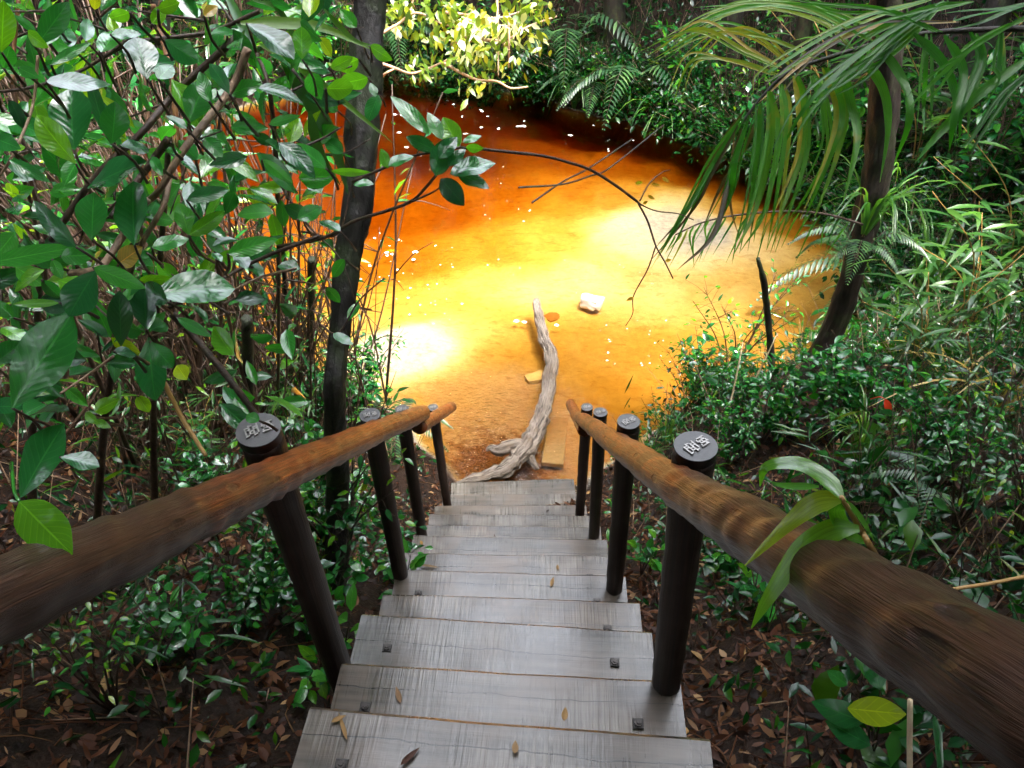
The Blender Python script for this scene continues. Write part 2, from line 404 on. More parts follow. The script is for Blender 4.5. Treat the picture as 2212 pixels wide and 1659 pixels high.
def simple(name, c, rough=.5, metal=0.0, nscale=40, var=.4, bump=.2):
    t = NT(name); ob = t.coord('Object'); n = t.noise(ob, nscale, 4)
    col = t.mix(t.math('MULTIPLY', n, var * 2), c, tuple(x * .45 for x in c))
    pr = t.n('ShaderNodeBsdfPrincipled', Base__Color=col, Roughness=rough, Metallic=metal, Normal=t.bump(n, bump, .004))
    return t.surf(pr.outputs[0])
M['cap_side'] = simple('dark_cap_side', (.02, .018, .018), .3, 0, 60, .4)  # cap side coloured darker than its top plate
M['cap'] = simple('grey_cap', (.085, .082, .082), .4, 0.0, 90, .35)
M['plate'] = simple('zinc_nail_plate', (.36, .34, .32), .32, .35, 120, .5)
M['bolt'] = simple('rusty_bolt', (.07, .06, .055), .4, .6, 150, .6)
M['hole'] = simple('bolt_recess_shade', (.018, .014, .012), .6, 0, 100, .3)  # dark plate around the bolt, recess shade put into its colour
M['foam'] = simple('foam', (.85, .84, .8), .5, 0, 60, .1)

def tread_mat():
    t = NT('weathered_tread'); ob = t.coord('Object')
    sep = t.n('ShaderNodeSeparateXYZ', i0=ob)
    oi = t.n('ShaderNodeObjectInfo').outputs['Random']
    off = t.n('ShaderNodeCombineXYZ', X=t.math('MULTIPLY', oi, 37.0), Y=t.math('MULTIPLY', oi, 11.0), Z=0.0).outputs[0]
    v = t.n('ShaderNodeVectorMath', _operation='ADD', i0=ob, i1=off).outputs[0]
    grain = t.noise(t.mapping(v, (2.2, 42, 8)), 1.0, 6, .62, .4)
    fine = t.noise(t.mapping(v, (9, 190, 20)), 1.0, 3, .6)
    saw = t.noise(t.mapping(v, (95, 2.2, 6)), 1.0, 3, .7)      # saw lines run across the board
    patch = t.noise(v, 5.0, 4, .6)
    sawm = t.math('MULTIPLY', saw, t.ramp(t.noise(v, 3.1, 2), [(.42, .12), (.6, 1.0)]))
    col = t.mix(t.ramp(grain, [(.3, 0.0), (.72, 1.0)]), (.026, .023, .018), (.100, .090, .075))
    col = t.mix(t.ramp(patch, [(.45, 0.0), (.68, .65)]), col, (.115, .085, .06))
    col = t.mix(t.ramp(sawm, [(.38, 0.0), (.6, .65)]), col, (.19, .18, .16))
    edge = t.ramp(t.math('ADD', sep.outputs[1], t.math('MULTIPLY', t.math('SUBTRACT', t.noise(t.mapping(v, (14, 1, 1)), 1.0, 3), .5), .03)), [(.124, 0.0), (.136, .75)])
    col = t.mix(edge, col, (.035, .026, .018))
    wm = t.n('ShaderNodeTexWhiteNoise', _noise_dimensions='1D', W=t.math('MULTIPLY', oi, 91.0)).outputs['Value']
    col = t.mix(t.math('MULTIPLY', wm, .45), col, t.mix(1.0, col, (1.25, 1.0, .78), 'MULTIPLY'))
    col = t.mix(t.ramp(t.noise(v, 2.1, 5, .7), [(.52, 0.0), (.64, .55)]), col, t.mix(1.0, col, (.5, .46, .4), 'MULTIPLY'))
    # one irregular split along each board
    sx = t.math('ADD', t.math('MULTIPLY', t.math('SUBTRACT', t.noise(t.mapping(v, (3.5, .2, 1)), 1.0, 4, .6), .5), .05), t.math('MULTIPLY', t.math('SUBTRACT', oi, .5), .06))
    dcr = t.math('ABSOLUTE', t.math('SUBTRACT', t.math('ADD', sep.outputs[1], -.055), sx))
    wid = t.math('MULTIPLY', t.noise(t.mapping(v, (4, .3, 1)), 1.0, 2), .006)
    crack = t.math('LESS_THAN', dcr, t.math('SUBTRACT', wid, .0017))
    col = t.mix(t.math('MULTIPLY', crack, .92), col, (.015, .012, .01))
    h = t.math('ADD', t.math('ADD', t.math('MULTIPLY', grain, .5), t.math('MULTIPLY', sawm, 1.5)), t.math('SUBTRACT', t.math('MULTIPLY', fine, .12), t.math('MULTIPLY', crack, 2.0)))
    ro = t.ramp(t.math('ADD', t.math('MULTIPLY', patch, .6), t.math('MULTIPLY', saw, .4)), [(.35, .2), (.65, .42)])
    pr = t.n('ShaderNodeBsdfPrincipled', Base__Color=col, Roughness=ro, Normal=t.bump(h, .45, .004))
    pr.inputs['Coat Weight'].default_value = .28; pr.inputs['Coat Roughness'].default_value = .2
    return t.surf(pr.outputs[0])
M['tread'] = tread_mat()

def drift_mat():
    t = NT('driftwood'); uvn = t.n('ShaderNodeUVMap', _uv_map='uv').outputs[0]; ob = t.coord('Object')
    g = t.noise(t.mapping(uvn, (22, 3.5, 1)), 1.0, 6, .65, .8)
    g2 = t.noise(t.mapping(uvn, (60, 5, 1)), 1.0, 4, .6, .5)
    p = t.noise(ob, 7, 4)
    col = t.mix(t.ramp(g, [(.3, 0.0), (.65, 1.0)]), (.11, .08, .058), (.31, .26, .215))
    col = t.mix(t.ramp(p, [(.5, 0.0), (.66, .6)]), col, (.17, .11, .065))
    col = t.mix(t.ramp(g2, [(.56, 0.0), (.61, .95)]), col, (.018, .013, .010))
    pr = t.n('ShaderNodeBsdfPrincipled', Base__Color=col, Roughness=.42, Normal=t.bump(t.math('SUBTRACT', g, t.math('MULTIPLY', g2, 1.2)), 1.0, .02))
    return t.surf(pr.outputs[0])
M['drift'] = drift_mat()
M['stone'] = simple('pale_stone', (.62, .56, .46), .55, 0, 30, .3, .5)
M['stone_brown'] = simple('brown_stone', (.30, .17, .09), .6, 0, 30, .5, .5)
M['slab'] = simple('sunken_plank', (.42, .36, .27), .6, 0, 18, .4, .3)

def ground_mat():
    t = NT('ground_soil_and_sand'); ob = t.coord('Object'); sep = t.n('ShaderNodeSeparateXYZ', i0=ob)
    n = t.noise(ob, 14, 6, .65); n2 = t.noise(ob, 3, 3); n3 = t.noise(ob, 70, 3, .6)
    soil = t.mix(t.ramp(n, [(.3, 0.0), (.7, 1.0)]), (.004, .0025, .002), (.024, .013, .008))
    soil = t.mix(t.ramp(t.noise(ob, 45, 3), [(.6, 0.0), (.66, .5)]), soil, (.07, .036, .018))
    speck = t.ramp(t.noise(ob, 120, 2), [(.62, 0.0), (.70, .35)])
    sand = t.mix(t.ramp(n, [(.3, 0.0), (.7, 1.0)]), (.38, .35, .29), (.50, .47, .40))
    sand = t.mix(speck, sand, (.25, .17, .1))
    debris = t.ramp(t.noise(t.mapping(ob, (1, 2.5, 1)), 6, 6, .7, .6), [(.54, 0.0), (.68, .5)])
    near = t.ramp(sep.outputs[1], [(0.0, 0.0), (1.0, 0.0)])
    sand = t.mix(debris, sand, (.24, .15, .08))
    c_ = on_z(1060, 1010)
    dn = t.n('ShaderNodeVectorMath', _operation='DISTANCE', i0=ob, i1=(float(c_[0]), float(c_[1]), 0)).outputs['Value']
    mud = t.ramp(t.math('ADD', dn, t.math('MULTIPLY', n, .8)), [(.75, .92), (1.4, 0.0)])
    sand = t.mix(mud, sand, t.mix(t.ramp(n3, [(.4, 0.0), (.62, 1.0)]), (.10, .055, .03), (.30, .19, .11)))
    k = t.ramp(t.math('ADD', t.math('ADD', sep.outputs[2], .03), t.math('MULTIPLY', t.math('SUBTRACT', n, .5), .06)), [(.0, 0.0), (.05, 1.0)])
    col = t.mix(k, sand, soil)
    ro = t.ramp(n3, [(.35, .45), (.65, .85)])
    pr = t.n('ShaderNodeBsdfPrincipled', Base__Color=col, Roughness=ro, Normal=t.bump(t.math('ADD', n, t.math('MULTIPLY', n3, .4)), .6, .02))
    pr.inputs['Specular IOR Level'].default_value = .18
    return t.surf(pr.outputs[0])
M['ground'] = ground_mat()

def water_mat():
    t = NT('tannin_water'); ob = t.coord('Object')
    sep = t.n('ShaderNodeSeparateXYZ', i0=ob)
    c = on_z(1020, 975)
    dist = t.n('ShaderNodeVectorMath', _operation='DISTANCE', i0=ob, i1=(float(c[0]), float(c[1]), 0)).outputs['Value']
    nearf = t.ramp(t.math('DIVIDE', dist, 1.3), [(0.0, 1.0), (.55, .5), (1.0, 0.0)])
    w1 = t.noise(t.mapping(ob, (1, 1.6, 1)), 24, 3, .6, .6)
    w2 = t.noise(ob, 5, 3, .5)
    h = t.math('ADD', t.math('MULTIPLY', w1, t.math('ADD', t.math('MULTIPLY', nearf, 3.2), .03)), t.math('MULTIPLY', w2, .15))
    nr = t.bump(h, .55, .03)
    lw = t.n('ShaderNodeFresnel', IOR=1.33, Normal=nr)
    tr = t.n('ShaderNodeBsdfTransparent', Color=(1, 1, 1, 1))
    gl = t.n('ShaderNodeBsdfGlossy', Color=(1, 1, 1, 1), Roughness=.03, Normal=nr)
    mx = t.n('ShaderNodeMixShader', i0=lw.outputs[0], i1=tr.outputs[0], i2=gl.outputs[0])
    D = 13.0
    va = t.n('ShaderNodeVolumeAbsorption', Color=(1 - 3.0 / D, 1 - 5.6 / D, 0.0, 1), Density=D)
    t.link(va.outputs[0], t.out.inputs['Volume'])
    return t.surf(mx.outputs[0])
M['water'] = water_mat()

# ------------------------------------------------------------------ naming helpers
def tag(o, label=None, cat=None, group=None, kind=None):
    if label: o['label'] = label
    if cat: o['category'] = cat
    if group: o['group'] = group
    if kind: o['kind'] = kind
    return o
def empty(name, loc, label, cat, group=None):
    o = bpy.data.objects.new(name, None); COL.objects.link(o); o.location = loc; o.empty_display_size = .1
    return tag(o, label, cat, group)
def part(mb, name, mats, root, smooth=True):
    o = mb.build(name, mats, None, smooth)
    lo = np.array(root.matrix_world.translation) if root.parent else np.array(root.location)
    o.data.transform(__import__('mathutils').Matrix.Translation(-Vector(lo)))
    o.parent = root
    return o

# ------------------------------------------------------------------ ground + water
def grid_axis(a, b, fine, ext):
    core = np.arange(a, b + 1e-6, fine)
    step = fine; left = []; x = a
    while x > -ext: step *= 1.25; x -= step; left.append(x)
    step = fine; right = []; x = core[-1]
    while x < ext: step *= 1.25; x += step; right.append(x)
    return np.concatenate([left[::-1], core, right])
gx = grid_axis(-6.5, 7, .05, 160); gy = grid_axis(-.8, 16.5, .05, 160)
X, Y = np.meshgrid(gx, gy)
Z = np.zeros_like(X)
for i in range(0, len(gy), 40): Z[i:i + 40] = hgt(X[i:i + 40], Y[i:i + 40])
mb = MB(); idx = np.arange(X.size).reshape(X.shape)
mb.add(np.stack([X, Y, Z], -1).reshape(-1, 3), np.stack([idx[:-1, :-1], idx[:-1, 1:], idx[1:, 1:], idx[1:, :-1]], -1).reshape(-1, 4))
tag(mb.build('ground', M['ground']), 'leaf littered forest floor sloping down to the pale sandy bed of the pool', None, kind='structure')
mb = MB(); lo = POOL.min(0) - .6; hi = POOL.max(0) + .6
box(mb, ((lo[0] + hi[0]) / 2, (lo[1] + hi[1]) / 2, -.9), hi[0] - lo[0], hi[1] - lo[1], 1.8)
tag(mb.build('water', M['water'], smooth=False), 'clear orange tannin stained pool water over pale sand', None, kind='structure')

# ------------------------------------------------------------------ stairs
NOSE = [((975,1040),(1239,1033)),((957,1066),(1255,1065)),((940,1090),(1266,1089)),((928,1109),(1281,1111)),((914,1132),(1297,1136)),
        ((893,1153),(1311,1164)),((874,1190),(1329,1200)),((857,1227),(1351,1243)),((828,1280),(1381,1298)),((782,1324),(1408,1360)),((739,1430),(1469,1467)),((671,1523),(1533,1592)),
        ((590,1650),(1612,1735))]
Z1, RISE = .24, .219
stairs = empty('wooden_staircase', (0, 2.4, 1.2), 'grey weathered timber stairs going down to the orange pool', 'stairs')
tread_info = []
lastF = None
for i, (l, r) in enumerate(NOSE):
    z = Z1 + RISE * i
    a = on_z(*l, z); b = on_z(*r, z)
    c = (a + b) / 2; ax = norm(b - a); wd = float(np.linalg.norm(b - a)); ay = np.array([-ax[1], ax[0], 0]); ay = ay if ay[1] > 0 else -ay
    az = np.array([0, 0, 1.0])
    mb = MB(); dp = .285; th = .052
    # board with a gently uneven surface and worn edges
    nx_, ny_ = 26, 7
    us = np.linspace(-wd / 2, wd / 2, nx_); vs = np.linspace(-dp / 2, dp / 2, ny_)
    ring = []
    def surf(u, v, top):
        e = .004 * vnoise(u + i * 3.1, v + i, .11, 21) + .003 * math.sin(u * 5 + i)
        return e if top else -th
    pro = [(-dp / 2, -th), (-dp / 2, -.008), (-dp / 2 + .008, 0)] + [(v, 0) for v in vs[1:-1]] + [(dp / 2 - .010, 0), (dp / 2, -.010), (dp / 2 + .001, -th)]
    V = []
    for u in us:
        for (v, zz) in pro:
            jag = .004 * float(vnoise(u * 1.0 + i * 7, v * 0 + i, .09, 22)) if v > dp / 2 - .02 else 0
            V.append((u, v + jag, zz + (float(surf(u, v, True)) if zz > -.02 else 0)))
    m_ = len(pro); I = np.arange(nx_ * m_).reshape(nx_, m_)
    Fc = []
    for q in range(nx_ - 1):
        for w in range(m_):
            Fc.append([I[q, w], I[q + 1, w], I[q + 1, (w + 1) % m_], I[q, (w + 1) % m_]])
    for q, flip in ((0, False), (nx_ - 1, True)):
        cs = I[q]
        for w in range(0, m_ // 2 - 0):
            k = [cs[w], cs[w + 1], cs[m_ - 2 - w], cs[m_ - 1 - w]]
            if w + 1 >= m_ - 2 - w: break
            Fc.append(k if flip else k[::-1])
    mb.add(V, Fc)
    o = mb.build('tread', M['tread'], None, False)
    org = c - ay * dp / 2
    from mathutils import Matrix
    o.matrix_world = Matrix(((ax[0], ay[0], 0, org[0]), (ax[1], ay[1], 0, org[1]), (0, 0, 1, org[2]), (0, 0, 0, 1)))
    o.parent = stairs; o.matrix_parent_inverse = Matrix.Translation(-Vector(stairs.location))
    tread_info.append((o, wd, ax, ay, org, z))
    if i >= 6:
        for s, off in ((-1, .10 if i != 10 else .085), (1, .115)):
            hb = MB(); u = s * (wd / 2 - off); vv = .022 + .006 * math.sin(i * 2.3 + s)
            box(hb, (u, vv, .0035), .026, .026, .004, bev=.001, mat=0)
            tube(hb, [(u, vv, .004), (u, vv, .0105)], [.0095], 12, mat=1)
            tube(hb, [(u, vv, .0100), (u, vv, .0135)], [.0062, .0055], 6, mat=1)
            k = hb.build('bolt', [M['hole'], M['bolt']], o, False)
# stringers under the treads
for s in (-1, 1):
    mb = MB()
    a = np.array([s * .33, 3.95, .02]); b = np.array([s * .33, .45, 2.78])
    d = norm(b - a); up = norm(np.cross(np.array([1.0, 0, 0]), d)); up = up if up[2] > 0 else -up
    box(mb, (a + b) / 2 - up * .13, .055, float(np.linalg.norm(b - a)), .17, (1, 0, 0), d, up, .006)
    part(mb, 'stringer', M['post'], stairs, False)

# ------------------------------------------------------------------ railings
def stair_post(root, bpx, bdepth, tpx, r, rnd):
    b = P(*bpx, bdepth)
    rt = ray(*tpx); t = (b[1] - CAM[1]) / rt[1] * (.90 if bpx[0] < 800 else 1.0); top = CAM + rt * t
    base = b + (b - top) * .18
    ax = norm(top - base)
    mb = MB()
    tube(mb, [base, base * .5 + top * .5, top - ax * .022], [r * .86, r * .92, r * .98], 28, 60, rough=.05, groove=.05, seed=rnd)
    po = part(mb, 'post', M['post'], root)
    # cap : grey end plate with the pale corrugated nail plates pressed in it
    cb = MB()
    prof = [(r * .90, -.024), (r * .99, -.023), (r * .99, -.004), (r * 1.01, -.002), (r * 1.0, .0), (.0005, .0)]
    e1 = norm(np.cross(ax, [0.2, 1, 0])); e2 = np.cross(ax, e1)
    ns = 36; an = np.linspace(0, 2 * np.pi, ns + 1)[:-1]
    V = np.array([[top + ax * h + (e1 * np.cos(q) + e2 * np.sin(q)) * rr for q in an] for rr, h in prof])
    I = np.arange(len(prof) * ns).reshape(len(prof), ns); nx = np.roll(I, -1, 1)
    cb.add(V.reshape(-1, 3), np.stack([I[:-1], nx[:-1], nx[1:], I[1:]], -1).reshape(-1, 4))
    cap = part(cb, 'cap', [M['cap']], po); nring = ns * (len(prof) - 2)
    return po, cap, top, ax, e1, nring

def nail_marks(cap_parent, top, ax, r, root, ang, strong):
    # two combs of zig-zag strips at right angles, with slots between
    g = MB(); c0, s0 = math.cos(ang), math.sin(ang)
    ex = norm(np.array([1.0, 0, 0]) - ax * ax[0]); ey = np.cross(ax, ex)
    a1 = ex * c0 + ey * s0; a2 = -ex * s0 + ey * c0
    u = r * .175
    def bar(cx, cy, lx, ly): box(g, top + ax * .0022 + a1 * cx * u + a2 * cy * u, lx * u, ly * u, .003, a1, a2, ax, .0)
    h = []
    # left comb: upright bars joined by alternating rungs
    for k in range(4): bar(-3.2 + k * 1.05, (.35 if k % 2 else -.35), .42, 3.3)
    for k in range(3):
        for j, yy in enumerate((-1.35, .05, 1.35)):
            bar(-2.675 + k * 1.05, yy + (.3 if (k + j) % 2 else -.25), .66, .42)
    # right comb: flat bars joined by alternating rungs
    for k in range(4): bar(2.35 + (.3 if k % 2 else -.25), -1.55 + k * .98, 2.5, .4)
    for k in range(3):
        for j, xx in enumerate((1.3, 2.5, 3.2)):
            bar(xx + (.25 if (k + j) % 2 else -.15), -1.06 + k * .98, .42, .62)
    return g

def railing(label, posts, rail_px, ext_px, inv, name='handrail'):
    root = empty(name, (posts[0][3], 2.2, 1.6), label, 'handrail')
    for (bpx, bd, tpx, _, r, ang) in posts:
        po, cap, top, ax, e1, e2 = stair_post(root, bpx, bd, tpx, r, int(bpx[0]) % 17)
        g = nail_marks(cap, top, ax, r, root, ang, 1)
        # marks join the cap mesh as a second material
        me = cap.data
        cb = MB(); 
        nv = len(me.vertices); co = np.zeros(nv * 3); me.vertices.foreach_get('co', co); co = co.reshape(-1, 3)
        fi = np.zeros(len(me.polygons) * 4, int); me.loops.foreach_get('vertex_index', fi)
        q4 = fi.reshape(-1, 4); cb.add(co, q4, mat=np.where(np.arange(len(q4)) < e2, 2, 0))
        for v, f in zip(g.V, g.Fc): pass
        gv = np.concatenate(g.V); gf = np.concatenate(g.Fc)
        cb.add(gv, gf, mat=1)
        nm = cap.name; bpy.data.objects.remove(cap)
        cap = cb.build('cap', [M['cap'], M['plate'], M['cap_side']], None, True)
        cap.data.transform(__import__('mathutils').Matrix.Translation(-Vector(root.location)))
        cap.parent = po
        for p_ in cap.data.polygons:
            if p_.material_index == 1 or abs(p_.normal.z) > .9: p_.use_smooth = False
    def run(px, rr, nm, seed):
        pts = [P(x, y, 1 / (inv[0] + inv[1] * (x - inv[2]))) for x, y in px]
        mb = MB(); tube(mb, pts, rr, 32, 160, rough=.10, groove=.03, seed=seed)
        # knots stand a little proud
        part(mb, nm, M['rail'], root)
    run(rail_px, [.0385, .0385, .038, .0365], 'rail', 3 if rail_px[0][0] < 1000 else 5)
    run(ext_px, [.033, .031], 'rail', 8)
    return root
railing('long round log handrail with dark posts on the side of the big mossy trunk',
        [((735,1455), 2.25, (558,928), -.45, .0415, .45), ((862,1223), 3.05, (799,896), -.4, .0335, .3), ((908,1136), 3.98, (868,884), -.4, .0315, .2), ((962,1062), 4.85, (935,880), -.4, .030, .2)],
        [(-160,1375),(0,1297),(260,1182),(518,1066),(756,957),(912,893)], [(906,922),(975,879)], (.722, -.00124, 558))
railing('round log handrail with dark posts running past the leafy bamboo sprig',
        [((1440,1462), 2.0, (1503,963), .4, .0405, .62), ((1329,1240), 2.97, (1358,910), .4, .0355, .5), ((1284,1136), 4.02, (1297,890), .4, .0315, .4), ((1254,1088), 4.5, (1268,879), .4, .030, .1)],
        [(2620,1776),(2380,1625),(2212,1518),(1805,1258),(1590,1126),(1404,1009),(1255,903)], [(1262,930),(1232,872)], (.704, .00213, 1475))

# ------------------------------------------------------------------ driftwood, stones and sunken things
def wpt(x, y, z): return on_z(x, y, z)
root = empty('driftwood_log', tuple(on_z(1180, 850, 0)), 'bleached grey driftwood log lying in the shallows at the foot of the stairs', 'log')
mb = MB()
pts = [wpt(1157,648,.16), wpt(1163,680,.13), wpt(1176,730,.09), wpt(1192,775,.06), wpt(1187,820,.05), wpt(1178,870,.05), wpt(1160,925,.07), wpt(1135,968,.10), wpt(1112,992,.10)]
tube(mb, pts, [.032, .044, .050, .060, .056, .056, .068, .080, .055], 44, 170, rough=.24, groove=.26, seed=2)
part(mb, 'trunk', M['drift'], root)
for px, rr in (([(1135,966,.11),(1105,966,.13),(1080,972,.13),(1060,968,.13),(1050,974,.12)], [.06,.055,.045,.030,.010]),
               ([(1128,975,.10),(1095,1010,.10),(1060,1026,.08),(1012,1038,.06),(985,1044,.05)], [.062,.055,.042,.028,.012]),
               ([(1130,972,.08),(1146,990,.05),(1158,1008,.03),(1163,1014,.02)], [.05,.036,.024,.01]),
               ):
    mb = MB(); tube(mb, [wpt(*q) for q in px], rr, 30, 60, rough=.4, groove=.34, seed=int(px[0][0]) % 13); part(mb, 'root_stub', M['drift'], root)
root = None

def rock(name, px, py, z, sx, sy, sz, rot, mat, label, cat, seed, chop=.68):
    c = on_z(px, py, z); mb = MB(); n = 10
    rs = np.random.default_rng(seed)
    # rounded block from a cube sphere
    V = []; Fc = []
    for ax_ in range(3):
        for sg in (-1, 1):
            o = len(V); u = np.linspace(-1, 1, n)
            for a in u:
                for b in u:
                    p = np.zeros(3); p[ax_] = sg; p[(ax_ + 1) % 3] = a; p[(ax_ + 2) % 3] = b
                    s = p / np.linalg.norm(p); V.append(p * chop + s * (1 - chop) * 1.2)
            for q in range(n - 1):
                for w in range(n - 1):
                    k = [o + q * n + w, o + (q + 1) * n + w, o + (q + 1) * n + w + 1, o + q * n + w + 1]
                    Fc.append(k if sg > 0 else k[::-1])
    V = np.array(V)
    d = vnoise(V[:, 0] + V[:, 2] * .7 + seed, V[:, 1] - V[:, 2] * .5, .6, seed) * .3 + vnoise(V[:, 0] - V[:, 2], V[:, 1] + V[:, 2], .25, seed + 1) * .12
    V = V * (1 + d[:, None]); V = V * np.array([sx, sy, sz]) / 2
    V[:, 0] *= 1 + .25 * V[:, 1] / sy; 
    cr, sr = math.cos(rot), math.sin(rot)
    V = np.stack([V[:, 0] * cr - V[:, 1] * sr, V[:, 0] * sr + V[:, 1] * cr, V[:, 2]], -1) + c
    mb.add(V, Fc); o = mb.build(name, mat, None, True, origin=c)
    return tag(o, label, cat)
rock('stone', 1277, 652, .03, .20, .12, .10, -.45, M['stone'], 'white topped block of stone standing clear of the orange water', 'stone', 4)
rock('stone', 1154, 822, -.12, .16, .13, .11, .25, M['stone'], 'yellow tinted sunken stone beside the driftwood log', 'stone', 9)
rock('stone', 1196, 690, -.115, .17, .12, .08, .5, M['stone_brown'], 'flat brown sunken stone behind the tip of the driftwood log', 'stone', 12)
mb = MB(); a = on_z(1208, 890, -.15); b = on_z(1193, 1005, -.085); d = norm(b - a); s_ = norm(np.cross(d, [0, 0, 1]))
box(mb, (a + b) / 2, .17, float(np.linalg.norm(b - a)), .045, s_, d, np.cross(s_, d), .006)
tag(mb.build('plank', M['slab'], None, False, origin=(a + b) / 2), 'pale squared plank sunk in the shallows next to the driftwood log', 'plank')

# foam flecks
mb = MB()
flecks = []
for (x0, x1, y0, y1, n, s0, s1) in ((775,880,495,620,15,.006,.018),(820,1000,520,700,26,.002,.007),(960,1330,225,300,11,.010,.02),(850,1150,300,480,18,.003,.007),(1000,1420,560,640,16,.003,.008),(1280,1500,690,790,22,.003,.008),(840,1000,640,660,8,.004,.01),(1300,1500,270,330,6,.006,.013)):
    for _ in range(n): flecks.append((random.uniform(x0, x1), random.uniform(y0, y1), random.uniform(s0, s1)))
flecks += [(1130,272,.028),(1118,273,.022),(852,247,.03),(868,249,.02),(1041,240,.022),(1232,292,.02),(1115,693,.022),(1133,695,.018),(1202,702,.018),(897,544,.025),(893,560,.02),(1040,275,.02),(1077,278,.022),(862,286,.024),(878,318,.022)]
for x, y, s in flecks:
    c = on_z(x, y, .002)
    if pool_sd(c[0], c[1]) > -.05: continue
    a = np.linspace(0, 2 * np.pi, 9)[:-1] + random.random()
    el = random.uniform(1, 1.9); rr = np.random.default_rng(int(x * 7 + y)).uniform(.7, 1.15, 8)
    ring = np.stack([c[0] + np.cos(a) * s * el * rr, c[1] + np.sin(a) * s * rr, np.full(8, .001)], -1)
    r2 = np.stack([c[0] + np.cos(a) * s * el * rr * .6, c[1] + np.sin(a) * s * rr * .6, np.full(8, .001 + s * .3)], -1)
    v = np.vstack([ring, r2, [[c[0], c[1], .001 + s * .4]]]); f = []
    for k in range(8): f.append([k, (k + 1) % 8, 8 + (k + 1) % 8, 8 + k])
    for k in range(0, 8, 2): f.append([16, 8 + k, 8 + k + 1, 8 + (k + 2) % 8])
    mb.add(v, f)
tag(mb.build('foam', M['foam']), 'white foam flecks floating on the orange water', None, kind='stuff')

# ------------------------------------------------------------------ trees
def trunk_tree(name, px, widths, depths, mat, label, cat, crown=True, rough=.16, sides=18, seed=1, extra_top=None):
    pts = [P(x, y, d) for (x, y), d in zip(px, depths)]
    rad = [w * d / F_PX / 2 for w, d in zip(widths, depths)]
    if extra_top is not None: 
        e_ = np.array(extra_top); st_ = pts[-1]
        for f_ in (.12, .3, .6, 1.0): pts.append(st_ * (1 - f_) + e_ * f_); rad.append(rad[-1] * .93)
    root = empty(name, tuple(pts[0]), label, cat)
    mb = MB(); tube(mb, pts, rad, 30, 150, rough=rough, groove=.16, seed=seed)
    part(mb, 'trunk', mat, root)
    if crown and extra_top is not None:
        top = pts[-1]; cb = MB(); lb = MB()
        for k in range(9):
            a = RNG.random() * 6.28; e = np.array([math.cos(a) * 1.5, math.sin(a) * 1.5, RNG.uniform(.2, 1.3)])
            st = pts[-2] * .35 + top * .65
            tube(lb, [st, st + e * .5 + [0, 0, .2], st + e], [rad[-1] * .5, .01, .004], 6, 8)
            n = 160
            cpt = st + e * RNG.uniform(.4, 1.1, (n, 1)) + RNG.normal(0, .3, (n, 3))
            leaves(cb, cpt, RNG.normal(0, 1, (n, 3)) + [0, 0, -.3], RNG.normal(0, .6, (n, 3)) + [0, 0, 1], RNG.uniform(.12, .2, n), RNG.uniform(.05, .08, n), rnd=RNG.uniform(0, 1, n))
        part(lb, 'limb', mat, root); part(cb, 'crown', M['canopy'], root)
    return root
bz = on_ground(728, 1288); bd = gdepth(bz)
trunk_tree('tree', [(729,1300),(727,1180),(729,1020),(722,880),(731,740),(752,560),(772,440),(782,308),(790,150),(797,-60)],
           [46,48,50,48,46,54,68,70,72,76], [bd + .03, bd*.99, bd*.95, 2.5, 2.45, 2.42, 2.4, 2.38, 2.36, 2.33], M['bark_dark'],
           'dark mossy tree trunk standing behind the log handrail and rising to the top edge', 'tree', extra_top=(-.30, 2.6, 8.2), seed=3)
bz = on_ground(1730, 848); bd = gdepth(bz)
yy = bz[1]
def vd(px, py): return (yy / ray(px, py)[1])
tp = [(1728,858),(1752,806),(1786,742),(1818,664),(1842,580),(1874,470),(1900,340),(1912,220),(1918,90),(1922,-60)]
trunk_tree('palm_tree', tp, [58,50,50,48,46,58,60,62,64,64], [vd(*q) for q in tp], M['bark_red'],
           'dark bowed trunk rooted in the bank and curving up behind the hanging palm frond', 'tree', extra_top=(2.3, yy, 8.0), seed=5, rough=.12)

# ------------------------------------------------------------------ hero leaf list helper
VIEW = norm(CAM - P(1106, 829, 2))
def hero(mb, px, d, w, kind='ovate', tone=.4, face='g', nv=10, nu=6, dz=0.0, droop=None, fold=None, conv=1.0, wave=.07):
    (x0, y0, x1, y1) = [q * conv for q in px]
    a = P(x0, y0, d); b = P(x1, y1, d + dz)
    L = float(np.linalg.norm(b - a)); W = w * conv * d / F_PX
    vw = norm(CAM - (a + b) / 2)
    if face == 'w': n = norm(vw * 1.04 + norm(np.array([.6, 6.0, 8.0]) - (a + b) / 2)) + RNG.normal(0, .05, 3)
    elif face == 'l': n = np.array([RNG.normal(0, .3), -.75, -.25])
    elif face == 'd': n = np.array([RNG.choice([-1, 1]) * .55, -.7, .25])
    else: n = np.array([RNG.normal(0, .35), -.62, .62 + RNG.normal(0, .15)])
    if face != 'w': n = norm(n) * .75 + vw * .6 * np.sign(n @ vw + 1e-6)
    axn = norm(b - a); npp = norm(n - axn * (n @ axn))
    W *= 1.1 / max(.42, abs(float(npp @ vw)) / max(.3, float(np.linalg.norm(np.cross(axn, vw)))))
    W = min(W, (.62 if kind != 'obovate' else .68) * L, w * conv * d / F_PX * 1.7)
    leaves(mb, a, b - a, n, L * 1.04, W, kind, nv, nu, RNG.uniform(.04, .18) if droop is None else droop, RNG.uniform(.06, .24) if fold is None else fold, tone, 0, wave)
    return a, b

